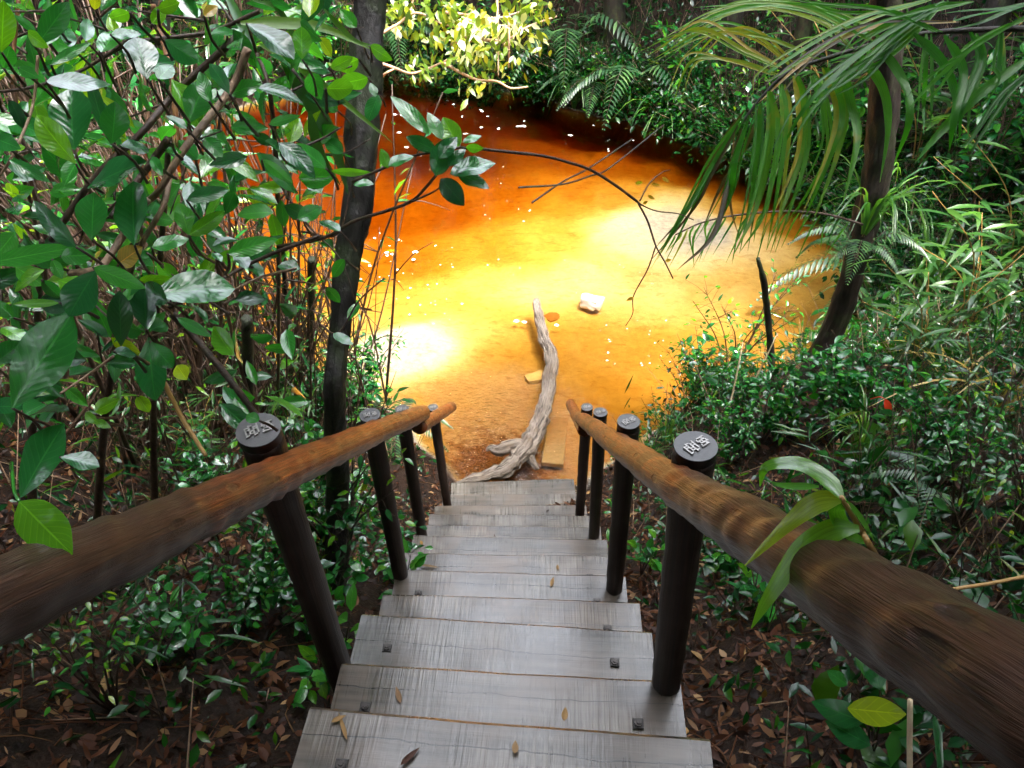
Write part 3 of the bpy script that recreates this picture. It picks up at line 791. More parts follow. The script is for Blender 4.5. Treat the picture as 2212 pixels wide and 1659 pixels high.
# --------------------------- big glossy shrub (leaf list in a 1400px close-up; factor k turns it into survey pixels)
k1 = .3418
H1 = [((10,330,20,20),140,.74,'l'),((230,200,80,90),50,.5,'g'),((230,290,420,30),130,.30,'g'),((440,300,410,130),90,.35,'w'),((540,260,560,110),80,.35,'w'),
      ((170,200,290,300),70,.72,'l'),((320,410,570,255),60,.5,'g'),((20,430,60,300),130,.45,'g'),((120,430,235,485),70,.5,'g'),((290,515,690,520),100,.2,'w'),
      ((470,950,420,530),230,.32,'g'),((480,1035,210,725),150,.74,'l'),((670,860,550,430),75,.22,'d'),((705,910,740,655),175,.38,'w'),((550,1190,890,990),190,.25,'w'),
      ((580,1520,585,1220),165,.42,'g'),((850,1550,825,1145),185,.33,'d'),((480,1560,160,1270),110,.2,'d'),((-60,1660,480,1555),110,.55,'g'),((760,920,945,930),135,.18,'w'),
      ((930,500,860,210),190,.15,'d'),((1040,250,1245,390),130,.35,'g'),((1190,780,1295,505),155,.42,'g'),((1180,815,1055,725),95,.3,'w'),((1450,595,1345,395),150,.35,'w'),
      ((1450,595,1645,520),95,.5,'g'),((1320,640,1250,440),85,.5,'g'),((1560,150,1865,325),140,.15,'w'),((1910,375,1900,170),145,.66,'l'),
      ((1190,1485,1150,1285),135,.62,'w'),((1190,1485,1445,1340),95,.68,'l'),((1290,870,1405,985),95,.45,'g'),((1180,1265,1455,1185),90,.3,'g'),((1440,1605,1745,1500),105,.58,'g'),
      ((1880,1385,2045,1300),95,.5,'g'),((1660,1010,1845,1155),65,.6,'g'),((1760,900,2005,1095),110,.2,'w'),((2060,1065,1865,895),95,.5,'g'),((960,1565,1185,1500),95,.5,'w'),
      ((1700,785,1885,730),55,.5,'g'),((745,1670,885,1565),115,.985,'g'),((930,1600,1000,1680),125,.25,'w'),((60,630,165,805),105,.1,'w'),((-40,870,110,930),110,.4,'g'),
      ((700,220,885,205),75,.4,'w'),((820,80,690,120),80,.72,'l'),((960,150,1045,40),100,.74,'l'),((1000,60,1140,20),80,.76,'l'),((1290,100,1375,30),65,.97,'g'),((600,60,600,-60),60,.9,'l'),
      ((2090,430,2230,365),75,.72,'l'),((2060,560,2240,560),120,.72,'l'),((60,1010,300,1140),70,.4,'g'),((1360,560,1320,640),40,.5,'w'),((1080,900,1140,960),70,.4,'w'),((960,990,1010,1090),60,.45,'g'),
      ((360,150,300,260),80,.5,'w'),((1000,500,1090,400),120,.45,'w'),((640,330,760,150),110,.6,'g')]
H4 = [((605,130,430,410),210,.22,'w'),((590,110,912,238),110,.6,'g'),((880,190,1085,195),65,.74,'l'),((960,285,1475,195),205,.4,'w'),((385,40,570,30),110,.5,'g'),
      ((75,1000,425,425),290,.42,'g'),((-40,720,140,585),150,.25,'d'),((10,490,175,560),85,.7,'w'),((765,610,755,275),135,.06,'d'),((925,500,900,230),200,.05,'d'),((1060,330,900,210),110,.1,'d'),
      ((940,550,965,940),165,.3,'g'),((950,580,1085,745),140,.35,'g'),((165,1060,405,955),115,.08,'w'),((130,1565,370,1105),200,.36,'g'),((380,1310,625,1350),160,.25,'w'),
      ((375,335,55,340),52,.68,'g'),((85,430,-40,320),90,.5,'g'),((1120,430,1335,545),65,.45,'g'),((720,640,870,660),70,.1,'w'),((330,60,390,180),80,.6,'g'),((265,190,390,310),80,.25,'g'),
      ((1640,1080,1530,1030),70,.5,'g'),((540,1030,600,1090),50,.72,'g'),((600,1080,680,1115),50,.7,'g'),((1500,20,1560,110),80,.3,'w'),((1345,20,1400,60),80,.4,'w'),((870,920,945,1030),80,.8,'g'),((1370,60,1500,10),60,.7,'l')]
shrub = empty('glossy_shrub', tuple(P(150, 1200, 1.7)), 'big leaved glossy shrub filling the upper corner, with pale woody branches', 'shrub')
mb = MB(); br = MB(); tw = MB()
def hero_set(lst, ox, oy, dmin, dmax):
    for (q, w, tone, face) in lst:
        q = (q[0] * k1 + ox, q[1] * k1 + oy, q[2] * k1 + ox, q[3] * k1 + oy)
        d = RNG.uniform(dmin, dmax); 
        a, b = hero(mb, q, d, w * k1, 'obovate' if w > 120 else 'ovate', tone, face, dz=RNG.uniform(-.04, .05))
        # petiole back into the shrub
        e = a + (a - b) * RNG.uniform(.15, .3) + FWD * RNG.uniform(.03, .12) + np.array([0, 0, -.02])
        tube(tw, [e, (a + e) / 2 + RNG.normal(0, .004, 3), a], [.0028, .002], 5, 5)
_k = 1 / k1
H2 = [((x0 * _k, y0 * _k, x1 * _k, y1 * _k), w_ * _k, t_, f_) for (x0, y0, x1, y1), w_, t_, f_ in (((775,128,715,150),34,.72,'l'),((795,168,728,186),36,.70,'l'),((770,60,735,20),30,.6,'g'),((818,205,792,262),30,.35,'g'),((742,330,700,300),30,.4,'g'),
    ((735,500,690,470),34,.35,'w'),((762,398,806,392),26,.4,'w'),((745,560,715,600),24,.5,'g'),((705,620,735,655),22,.6,'g'),((800,100,840,130),24,.7,'l'),((730,240,690,215),34,.5,'g'),((655,470,700,452),30,.45,'w'),((775,655,750,690),18,.5,'g'),((720,720,760,742),20,.4,'w'))]
hero_set(H2, 0, 0, 1.7, 2.0)
for pts_ in ([(640,150),(700,150),(770,135),(800,165)], [(600,280),(690,330),(745,330),(800,300)], [(650,500),(730,505),(760,400),(800,380)], [(560,330),(660,480),(735,560),(770,660)], [(690,700),(730,720),(775,650),(830,600)]):
    tube(tw, [P(x, y, 1.85) for x, y in pts_], [.003, .0018], 5, 16)
hero_set(H1, 0, 0, 1.15, 1.5); hero_set(H4, 0, 540, 1.1, 1.4)
# smaller filler leaves further in
n = 620
px = RNG.uniform(-80, 700, n); py = RNG.uniform(-60, 900, n); keep = (py < 980 - px * .8) | (RNG.random(n) < .25)
px, py = px[keep], py[keep]; n = len(px); dd = RNG.uniform(1.55, 2.3, n)
bp = np.array([P(x, y, d) for x, y, d in zip(px, py, dd)])
leaves(mb, bp, RNG.normal(0, 1, (n, 3)) + [.2, 0, -.1], RNG.normal(0, .45, (n, 3)) + [0, -.25, .8], RNG.uniform(.06, .12, n), RNG.uniform(.026, .05, n), 'ovate', 5, 4, .12, .3, np.clip(RNG.beta(2, 2.6, n), 0, .86), 0, .06)
part(mb, 'foliage', M['leaf_gloss'], shrub)
for pxs, d, w, m_ in (([(535,105),(500,190),(400,320),(345,410),(312,440)], 1.42, 18, 'twig_pale'), ([(398,322),(370,365),(355,440),(310,520),(270,600)], 1.44, 13, 'twig_pale'), ([(318,430),(262,515),(215,578),(150,590)], 1.40, 18, 'twig_pale'),
                    ([(513,79),(376,205),(308,284),(200,390),(110,520)], 1.62, 17, 'twig'), ([(365,300),(302,385),(240,470)], 1.66, 17, 'twig'), ([(372,677),(430,740),(500,825),(560,905)], 1.75, 17, 'twig'),
                    ([(352,824),(395,905),(445,985)], 1.7, 11, 'stalk'), ([(690,510),(560,560),(450,620),(360,668)], 1.6, 9, 'twig'), ([(82,120),(70,230),(30,330),(0,380)], 1.5, 7, 'twig_pale'),
                    ([(300,70),(180,150),(60,190),(-40,200)], 1.7, 8, 'twig'), ([(640,580),(560,600),(470,640),(380,640)], 1.62, 6, 'twig_pale'), ([(245,770),(190,810),(130,850)], 1.5, 6, 'twig_pale'), ([(160,560),(190,640),(250,700)],1.5,6,'twig'),
                    ([(560,25),(450,70),(300,90),(210,130)], 1.75, 10, 'twig'), ([(330,10),(345,60),(372,180),(385,330)], 1.75, 13, 'twig_red'), ([(40,0),(30,110),(26,180)], 1.6, 9, 'twig_red')):
    q = MB(); tube(q, [P(x, y, d + .03 * math.sin(i * 2)) for i, (x, y) in enumerate(pxs)], [w * d / F_PX / 2, w * d / F_PX / 2 * .8], 9, 26, rough=.12, seed=int(w)); part(q, 'branch', M[m_], shrub)
for _ in range(70):
    x, y = random.uniform(-40, 650), random.uniform(-40, 720); d = random.uniform(1.5, 2.3); a = random.uniform(0, 6.28); l = random.uniform(60, 210)
    tube(tw, [P(x, y, d), P(x + math.cos(a) * l * .5 + random.uniform(-10, 10), y + math.sin(a) * l * .5, d + .03), P(x + math.cos(a) * l, y + math.sin(a) * l, d + random.uniform(-.1, .1))], [.0035, .0015], 5, 8)
# main stems rooting it in the bank
for gx_, gy_, tx_, ty_ in ((60,1330,90,520),(190,1260,310,440),(330,1190,365,300)):
    g_ = on_ground(gx_, gy_); tube(tw, [g_ - [0, 0, .05], g_ * .5 + P(tx_, ty_, 1.75) * .5 + [-.05, .1, 0], P(tx_, ty_, 1.72)], [.016, .011, .006], 8, 20, rough=.1)
part(tw, 'twig', M['twig'], shrub)

# bright single leaf hanging over the rail
o_ = MB(); hero(o_, (42,1083,150,1196), .76, 92, 'ovate', .70, 'g', droop=.06, fold=.1, wave=.12)
tube(o_, [P(42,1083,.76), P(30,1060,.78), P(25,1000,.85)], [.0016, .0022], 5, 6, rnd=.6)
tag(o_.build('leaf', M['leaf_gloss'], None, True, origin=P(60,1100,.76)), 'single bright lime green leaf hanging over the thick end of the log handrail', 'leaf')

# long strap leaves of a grass-like plant crossing the shrub
root = empty('strap_leaf_plant', tuple(P(640, 760, 2.0)), 'arching strap leaved plant in front of the dark mossy trunk', 'plant')
mb = MB()
for pts, w, tone in (([(520,50),(620,52),(700,62),(810,110)], 28, .72), ([(560,95),(640,140),(735,215),(850,310)], 20, .70), ([(610,135),(670,220),(720,310),(752,420)], 38, .4), ([(552,103),(520,50),(498,5),(470,-40)], 22, .42),
                     ([(700,20),(735,60),(770,90),(812,100)], 14, .66), ([(545,0),(600,20),(640,90),(690,190)], 14, .5), ([(668,240),(690,330),(735,400)], 22, .45)):
    ribbon(mb, [P(x, y, 1.72 + .05 * i) for i, (x, y) in enumerate(pts)], w * 1.75 / F_PX, (0.2, -.6, .6), 16, tone, taper=(.2, .5))
part(mb, 'foliage', M['leaf_grass'], root)
mb = MB(); g_ = on_ground(600, 900); tube(mb, [g_, P(600, 420, 2.0), P(540, 60, 1.74)], [.009, .006, .003], 6, 16); part(mb, 'stem', M['twig'], root)

# leafy twig reaching over the pool
root = empty('overhanging_twig', tuple(P(760, 480, 1.9)), 'thin twig with one cluster of glossy leaves hanging over the orange pool', 'branch')
mb = MB(); tw = MB()
D2 = lambda x, y: (702 + .3418 * x, .3418 * y)
HC = [((660,850,415,580),85,.5,'g'),((740,880,650,700),75,.5,'g'),((850,930,740,740),170,.70,'l'),((870,900,985,850),60,.5,'w'),((720,1000,830,865),150,.2,'g'),((790,1100,1070,1010),110,.3,'w'),
      ((700,1110,760,880),130,.22,'d'),((830,1090,1035,1180),120,.15,'w'),((730,1130,880,1290),140,.02,'d'),((700,950,510,860),80,.25,'d'),((890,930,1000,945),50,.7,'l'),((780,1050,880,930),90,.1,'w'),
      ((400,1060,350,940),70,.66,'l'),((400,1050,550,965),90,.4,'w'),((320,610,290,520),70,.4,'w'),((40,1080,280,1100),45,.7,'l'),((1960,1160,2010,1150),20,.9,'g')]
for q, w, tone, face in HC:
    p0 = D2(q[0], q[1]); p1 = D2(q[2], q[3]); hero(mb, (*p0, *p1), 1.62 + RNG.uniform(-.03, .04), w * k1 * 1.05, 'ovate', tone, face)
def twig_run(mb_, pts, w0, w1, d0, d1, conv=D2, sides=7, n=26):
    ds = np.linspace(d0, d1, len(pts)); q = [P(*conv(x, y), d) for (x, y), d in zip(pts, ds)]
    tube(mb_, q, [w0 * d0 / F_PX / 2, w1 * d1 / F_PX / 2], sides, n, rough=.15)
twig_run(tw, [(-300,1560),(0,1500),(180,1400),(400,1330),(550,1270),(640,1180),(700,1110)], 9, 6, 1.85, 1.62)
twig_run(tw, [(550,1275),(690,1210),(740,1170)], 5, 3, 1.66, 1.62)
twig_run(tw, [(170,1150),(400,1050),(560,985),(700,960),(860,930)], 7, 5, 1.75, 1.62)
part(mb, 'foliage', M['leaf_gloss'], root); part(tw, 'stem', M['twig'], root)

root = empty('bare_twig', tuple(P(1290, 370, 1.75)), 'long bare lichen spotted twig arching over the pool to the frond', 'branch')
tw = MB()
twig_run(tw, [(860,935),(1010,945),(1250,970),(1400,990),(1550,1030),(1680,1075),(1820,1160),(1975,1275)], 7, 6, 1.64, 1.9)
twig_run(tw, [(1975,1275),(2040,1400),(2090,1550),(2150,1660),(2200,1760)], 5, 3, 1.9, 1.95)
twig_run(tw, [(1975,1275),(2010,1300),(2100,1335),(2230,1350),(2330,1390)], 4, 2, 1.9, 1.95)
twig_run(tw, [(1990,1270),(2050,1160),(2130,1090),(2180,1075)], 3.5, 2, 1.9, 1.95)
twig_run(tw, [(2090,1555),(2040,1700),(1950,1870),(1945,1980),(1900,2060)], 3.5, 1.5, 1.95, 2.0)
part(tw, 'stem', M['twig'], root)
lf = MB()
for (x, y, xx, yy2) in ((2060,1160,2120,1175),(2040,1235,2085,1260),(2130,1120,2180,1150),(2010,1290,2040,1270),(2150,1650,2190,1640),(1950,1880,1905,1900)):
    hero(lf, (*D2(x, y), *D2(xx, yy2)), 1.93, 7, 'lance', .95, 'g', 4, 2)
part(lf, 'foliage', M['leaf_small'], root)

# crossing reed sticks fallen over the water
for pts, lab in (([(1225,1185),(1500,1165),(1680,1110),(1800,1060),(2140,790)], 'longer of two thin reddish reeds crossing above the pool'), ([(1310,1280),(1500,1150),(1680,1055),(1940,880)], 'shorter of two thin reddish reeds crossing above the pool')):
    tw = MB(); twig_run(tw, pts, 4.5, 3, 3.4, 4.6)
    tag(tw.build('reed', M['bark_red'], None, True, origin=P(*D2(*pts[1]), 3.7)), lab, 'reed')

# ------------------------------------------------------------------ palm fronds (close-up pixel factor .365, origin 1404,0)
D3 = lambda x, y: (1404 + .365 * x, .365 * y)
frond = empty('palm_frond', tuple(P(2212, 62, 2.3)), 'large palm frond drooping over the pool with long hanging leaflets', 'palm')
rach = [(2600,190),(2212,170),(1900,180),(1700,190),(1400,240),(1000,360),(800,440),(640,600),(520,760)]
mb = MB(); tube(mb, [P(*D3(x, y), 2.25 + .02 * i) for i, (x, y) in enumerate(rach)], [.010, .008, .006, .003], 8, 40); part(mb, 'rachis', M['bark_red'], frond)
HANG = [([(2080,180),(2060,400),(2090,520),(1850,860)],58,.25),([(1740,210),(1850,420),(1800,680),(1770,900)],80,.35),([(1560,200),(1720,360),(1800,560),(1795,720)],85,.32),([(1350,270),(1490,480),(1530,700),(1440,980)],90,.45),([(1230,310),(1370,520),(1400,760),(1360,1080)],95,.5),
        ([(1130,380),(1190,620),(1225,830),(1140,1210)],80,.58),([(1030,400),(1130,640),(1070,900),(900,1330)],72,.58),([(960,450),(1030,690),(1010,980),(730,1440)],75,.6),
        ([(860,450),(900,640),(890,930),(690,1480)],72,.62),([(780,500),(800,720),(760,1060),(690,1480)],62,.55),([(710,540),(720,800),(640,1200),(490,1520)],60,.62),([(650,610),(640,820),(600,1150),(530,1500)],45,.40),
        ([(590,680),(500,950),(460,1180),(250,1590)],62,.36),([(540,760),(480,1000),(380,1380),(160,1600)],50,.98),([(560,650),(400,880),(250,1200),(20,1480)],46,.97),([(540,700),(380,950),(210,1250),(40,1540)],46,.36),([(520,740),(360,1040),(260,1230),(-10,1560)],34,.99),([(500,780),(470,1080),(480,1250),(540,1440)],34,.95),
        ([(1900,190),(1960,350),(1850,640),(1830,840)],50,.3),([(660,580),(590,820),(420,1100),(300,1380)],40,.97),([(1640,200),(1630,420),(1620,620),(1620,800)],40,.4)]
UPPER = [([(1000,350),(700,230),(350,180),(20,350)],38,.66),([(760,400),(560,300),(280,170),(-20,330)],36,.70),([(740,445),(500,365),(250,360),(130,620)],36,.66),([(1300,240),(900,40),(450,70),(30,290)],40,.58),([(1200,290),(1000,120),(560,60),(130,260)],34,.68),
         ([(1390,240),(1100,90),(700,20),(300,60)],36,.5),([(860,410),(640,220),(420,190),(200,420)],28,.72),([(1700,190),(1400,60),(1050,30),(800,20)],38,.45),([(1740,5),(1350,240),(950,600),(740,960)],52,.42),([(1640,0),(1200,130),(700,430),(640,520)],38,.55),([(2250,80),(1900,290),(1640,520),(1540,640)],36,.5),
         ([(2260,330),(1950,560),(1720,780),(1570,960)],92,.42),([(1720,30),(1420,300),(1050,500),(850,760)],44,.48),([(1810,130),(1320,160),(950,340),(640,610)],48,.885),([(1760,10),(1500,170),(1250,420),(1040,560)],50,.45),([(2200,120),(2000,200),(1800,340),(1640,560)],30,.45),([(2280,10),(2100,60),(1900,100),(1750,140)],50,.3),([(2250,420),(2080,560),(1900,820),(1840,870)],40,.2),([(1900,10),(1600,60),(1300,200),(1150,300)],42,.5)]
mb = MB()
def px_ribbons(mb_, lst, d0, nrm, jitter=.06, scale=1.0):
    for pts, w, tone in lst:
        j = RNG.uniform(-jitter, jitter); n_ = len(pts)
        q = [P(*D3(x, y), d0 + j + (i / n_) * RNG.uniform(-.05, .15)) for i, (x, y) in enumerate(pts)]
        nn = np.array(nrm) + RNG.normal(0, .22, 3)
        if w < 80 and tone < .93:
            q2 = [P(*D3(x + RNG.uniform(-14, 14) + (18 + 10 * i), y + RNG.uniform(-25, 25) * i), d0 + j + .05) for i, (x, y) in enumerate(pts)]
            q3 = [P(*D3(x + RNG.uniform(-10, 10) - (14 + 8 * i), y + RNG.uniform(-20, 20) * i), d0 + j - .03) for i, (x, y) in enumerate(pts)]
            ribbon(mb_, q3, w * .15 * d0 / F_PX * scale, nn, 20, float(np.clip(tone + RNG.uniform(-.1, .2), 0, 1)), taper=(.15, .5), fold=.5)
            ribbon(mb_, q2, w * .2 * d0 / F_PX * scale, nn, 20, float(np.clip(tone + RNG.uniform(-.15, .15), 0, 1)), taper=(.15, .5), fold=.5)
        ribbon(mb_, q, w * .365 * d0 / F_PX * .66 * scale, nn, 22, tone, taper=(.15, .42), fold=.4, twist=RNG.uniform(-.5, .5))
px_ribbons(mb, HANG, 2.25, (.1, -.85, .25))
px_ribbons(mb, UPPER, 2.2, (.05, -.75, .6))
part(mb, 'foliage', M['palm'], frond)

frond2 = empty('palm_frond', tuple(P(*D3(1250, 1310), 3.6)), 'small palm frond with short leaflets below the large drooping frond', 'palm')
mb = MB(); rp = [(1260,1330),(1050,1270),(800,1250),(500,1275),(300,1320),(150,1390)]
rr_ = spline([P(*D3(x, y), 3.6 - .02 * i) for i, (x, y) in enumerate(rp)], 40)
tube(mb, rr_, [.006, .003], 6); part(mb, 'rachis', M['twig'], frond2)
mb = MB()
for i in range(3, 40):
    for s in ((-1,) if i % 2 else ()):
        tdir = norm(rr_[min(i + 1, 39)] - rr_[i - 1]); L = .34 * (1 - abs(i / 39 - .4) * .8)
        out = tdir * .35 + np.array([0, s * .5, -.15 if s < 0 else .25])
        L *= RNG.uniform(.45, 1.1); tip = rr_[i] + norm(out) * L * .6 + [RNG.uniform(-.04, .04), 0, -.45 * L]
        ribbon(mb, [rr_[i], rr_[i] + norm(out) * L * .45, tip + norm(out) * .02], .012, (.1, -.95, .1), 7, RNG.uniform(.1, .6) if i < 24 else RNG.uniform(.4, 1), taper=(.15, .6))
part(mb, 'foliage', M['palm'], frond2)

M['leaf_sprig'] = leaf_mat('sprig_leaf', [(0, (.03, .14, .02)), (.6, (.10, .32, .03)), (.8, (.24, .40, .03)), (1, (.42, .45, .06))], .22, .42, False, bump=.25, spec=.7, coat=.4, streak=True)
# ------------------------------------------------------------------ bamboo sprig on the handrail
DB = .70
root = empty('bamboo_sprig', tuple(P(1890, 1180, .72)), 'sprig of five long bright green leaves leaning over the log handrail', 'plant')
mb = MB(); D6 = lambda x, y: (1404 + .365 * x, 540 + .365 * y)
for pts, w, tone, nr in (([(1145,1480),(1040,1360),(880,1270),(690,1285),(650,1400)],100,.55,(.2,-.2,1)), ([(1130,1480),(980,1500),(820,1620),(560,1870)],105,.78,(0,-.75,.5)), ([(1240,1650),(1060,1670),(880,1800),(700,2060),(600,2240)],120,.58,(.1,-.5,.75)),
                         ([(1150,1480),(1100,1560),(1180,1680),(1300,1740)],105,.48,(.3,-.7,.4)), ([(1150,1490),(1220,1560),(1290,1660),(1335,1740)],60,.42,(0,-.1,1)), ([(1000,1400),(860,1400),(760,1390),(690,1360)],40,.35,(.2,-.5,.6))):
    ribbon(mb, [P(*D6(x, y), DB + .012 * i) for i, (x, y) in enumerate(pts)], w * .365 * DB / F_PX * 1.2, np.array(nr) * .6 + VIEW * .5 + np.array([0, .25, .35]), 24, tone + .08, taper=(.18, .55), fold=.2)
part(mb, 'foliage', M['leaf_sprig'], root)
mb = MB(); tube(mb, [P(*D6(1130,1460), DB), P(*D6(1250,1660), DB + .02), P(*D6(1350,1830), DB + .08), P(*D6(1520,2100), 1.5)], [.0022, .003, .004], 6, 14); part(mb, 'stem', M['stalk'], root)

# ochre stalk and pale straw by the near right handrail
mb = MB(); tube(mb, [P(2040,1276,1.5), P(2130,1262,1.5), P(2300,1240,1.52), P(2480,1290,1.6), on_ground(2640,1560)], [.0035, .0045], 7, 24); tag(mb.build('stalk', M['stalk'], None, True, origin=P(2130,1262,1.5)), 'ochre dry stalk sticking out behind the thick handrail', 'stalk')
mb = MB(); tube(mb, [P(1966,1512,1.25), P(1965,1590,1.27), P(1963,1720,1.33), on_ground(1955,1830) - np.array([0, 0, .03])], [.0042, .0048], 7, 14); tag(mb.build('straw', M['straw'], None, True, origin=P(1965,1590,1.24)), 'pale upright broken straw under the thick handrail', 'straw')
root = empty('broadleaf_seedling', tuple(on_ground(1880, 1640)), 'seedling with yellow edged leaf under the thick handrail', 'plant')
mb = MB(); tw = MB()
for q, w, tone in (((1830,1530,1965,1545),56,.86),((1868,1560,1760,1520),50,.36),((1900,1490,1880,1400),42,.36),((1880,1610,1790,1560),46,.3),((1830,1480,1790,1450),30,.5)):
    a, b = hero(mb, q, 1.5, w, 'ovate', tone, 'g', droop=.12)
    tube(tw, [np.array(root.location), (a + np.array(root.location)) / 2 + [0, 0, .05], a], [.003, .0015], 5, 8)
part(mb, 'foliage', M['leaf_small'], root); part(tw, 'stem', M['twig'], root)

# ------------------------------------------------------------------ plant kinds
def mk_shrub(seed, h, nst, nl, ll, lw, spread, kind='ovate', tone=(.1, .7), clusters=False):
    r = np.random.default_rng(seed); st = MB(); fo = MB()
    for _ in range(nst):
        a = r.random() * 6.283; tip = np.array([math.cos(a) * spread * r.uniform(.3, 1), math.sin(a) * spread * r.uniform(.3, 1), h * r.uniform(.65, 1)])
        p = spline([np.zeros(3), tip * np.array([.35, .35, .55]) + r.normal(0, .03 * h, 3), tip], 14)
        tube(st, p, [.006 * h + .002, .0015], 5)
        for j in range(nl):
            t = r.uniform(.25, 1) ** .8; q = p[min(13, int(t * 13))]
            # side twig
            b = r.random() * 6.283; d = np.array([math.cos(b), math.sin(b), r.uniform(-.1, .6)])
            l2 = r.uniform(.02, .16) * h; e = q + d * l2
            if l2 > .05 * h: tube(st, [q, q + d * l2 * .5 + [0, 0, .01], e], [.0016, .0010], 4)
            m_ = r.integers(2, 4) if clusters else 1
            ax_ = d * .8 + r.normal(0, .5, (m_, 3)) + [0, 0, -.1]
            leaves(fo, np.repeat(e[None], m_, 0), ax_, r.normal(0, .35, (m_, 3)) + [0, 0, 1], ll * r.uniform(.6, 1.15, m_), lw * r.uniform(.7, 1.1, m_), kind, 4, 2, .2, .25, r.uniform(*tone, m_))
    return st, fo
def mk_fern(seed, nf, L, lean=.6, tone=(.1, .9)):
    r = np.random.default_rng(seed); st = MB(); fo = MB()
    for k in range(nf):
        a = 6.283 * (k + r.uniform(-.3, .3)) / nf; out = np.array([math.cos(a), math.sin(a), 0]); l = L * r.uniform(.7, 1.1)
        p = spline([np.zeros(3), out * l * .4 + [0, 0, l * lean], out * l * .85 + [0, 0, l * lean * .8], out * l * 1.15 + [0, 0, l * lean * .3]], 26)
        tube(st, p, [.003, .001], 5)
        s = norm(np.cross(out, [0, 0, 1]))
        for j in range(4, 26):
            w = l * .30 * (1 - (j / 26) ** 1.6) * min(1, (j - 2) / 5)
            td = norm(p[min(j + 1, 25)] - p[j - 1])
            for sg in (-1, 1):
                leaves(fo, p[j], s * sg + td * .45 + [0, 0, -.12], [0, 0, 1], w + .01, .020 * L / .5, 'lance', 3, 2, .25, .2, r.uniform(*tone))
    return st, fo
def mk_grass(seed, n, h, w, tone=(.2, .8), spread=.5):
    r = np.random.default_rng(seed); fo = MB(); st = MB()
    for _ in range(n):
        a = r.random() * 6.283; o = np.array([math.cos(a), math.sin(a), 0]); l = h * r.uniform(.5, 1.1); sp = spread * r.uniform(.4, 1.2)
        b = o * r.uniform(0, .04)
        ribbon(fo, [b, b + o * l * sp * .35 + [0, 0, l * .6], b + o * l * sp * .9 + [0, 0, l * .75], b + o * l * sp * 1.4 + [0, 0, l * .45]], w * r.uniform(.7, 1.2), -o * .3 + np.array([0, 0, 1]), 9, r.uniform(*tone), taper=(.1, .7))
    tube(st, [(0, 0, -.03), (0, 0, .03)], [.012, .006], 6)
    return st, fo
def mk_bamboo(seed, nst, h, tone=(.2, .75), ll=.16):
    r = np.random.default_rng(seed); st = MB(); fo = MB()
    for _ in range(nst):
        a = r.random() * 6.283; tip = np.array([math.cos(a), math.sin(a), 0]) * h * r.uniform(.15, .55) + [0, 0, h * r.uniform(.6, 1)]
        p = spline([np.zeros(3), tip * [.25, .25, .6], tip], 16); tube(st, p, [.004, .0015], 5)
        for j in range(4, 16):
            for _k in range(r.integers(1, 3)):
                b = r.random() * 6.283; d = np.array([math.cos(b), math.sin(b), r.uniform(-.2, .5)])
                leaves(fo, p[j], d, r.normal(0, .3, 3) + [0, 0, 1], ll * r.uniform(.6, 1.2), ll * .13, 'lance', 4, 2, .3, .2, r.uniform(*tone))
    return st, fo
def mk_stems(seed, n, h, spread, nl=3, lean=.3):
    r = np.random.default_rng(seed); st = MB(); fo = MB()
    for _ in range(n):
        b = np.array([r.normal(0, spread), r.normal(0, spread), -.05]); t = b + [r.normal(0, lean) * h, r.normal(0, lean) * h, h * r.uniform(.6, 1.1)]
        p = spline([b, (b + t) / 2 + r.normal(0, .05 * h, 3), t], 10); tube(st, p, [r.uniform(.003, .007), .002], 5)
        for _k in range(2):
            q = p[r.integers(2, 8)]; e = q + r.normal(0, 1, 3) * [.16, .16, .2]; tube(st, [q, (q + e) / 2 + [0, 0, .02], e], [.0025, .0012], 4, 5)
        for _k in range(nl):
            q = p[r.integers(3, 10)]; d = r.normal(0, 1, 3) * [1, 1, .4]
            leaves(fo, q, d, r.normal(0, .4, 3) + [0, 0, 1], r.uniform(.05, .10), .018, 'lance', 3, 2, .25, .2, r.uniform(.2, .85))
    return st, fo

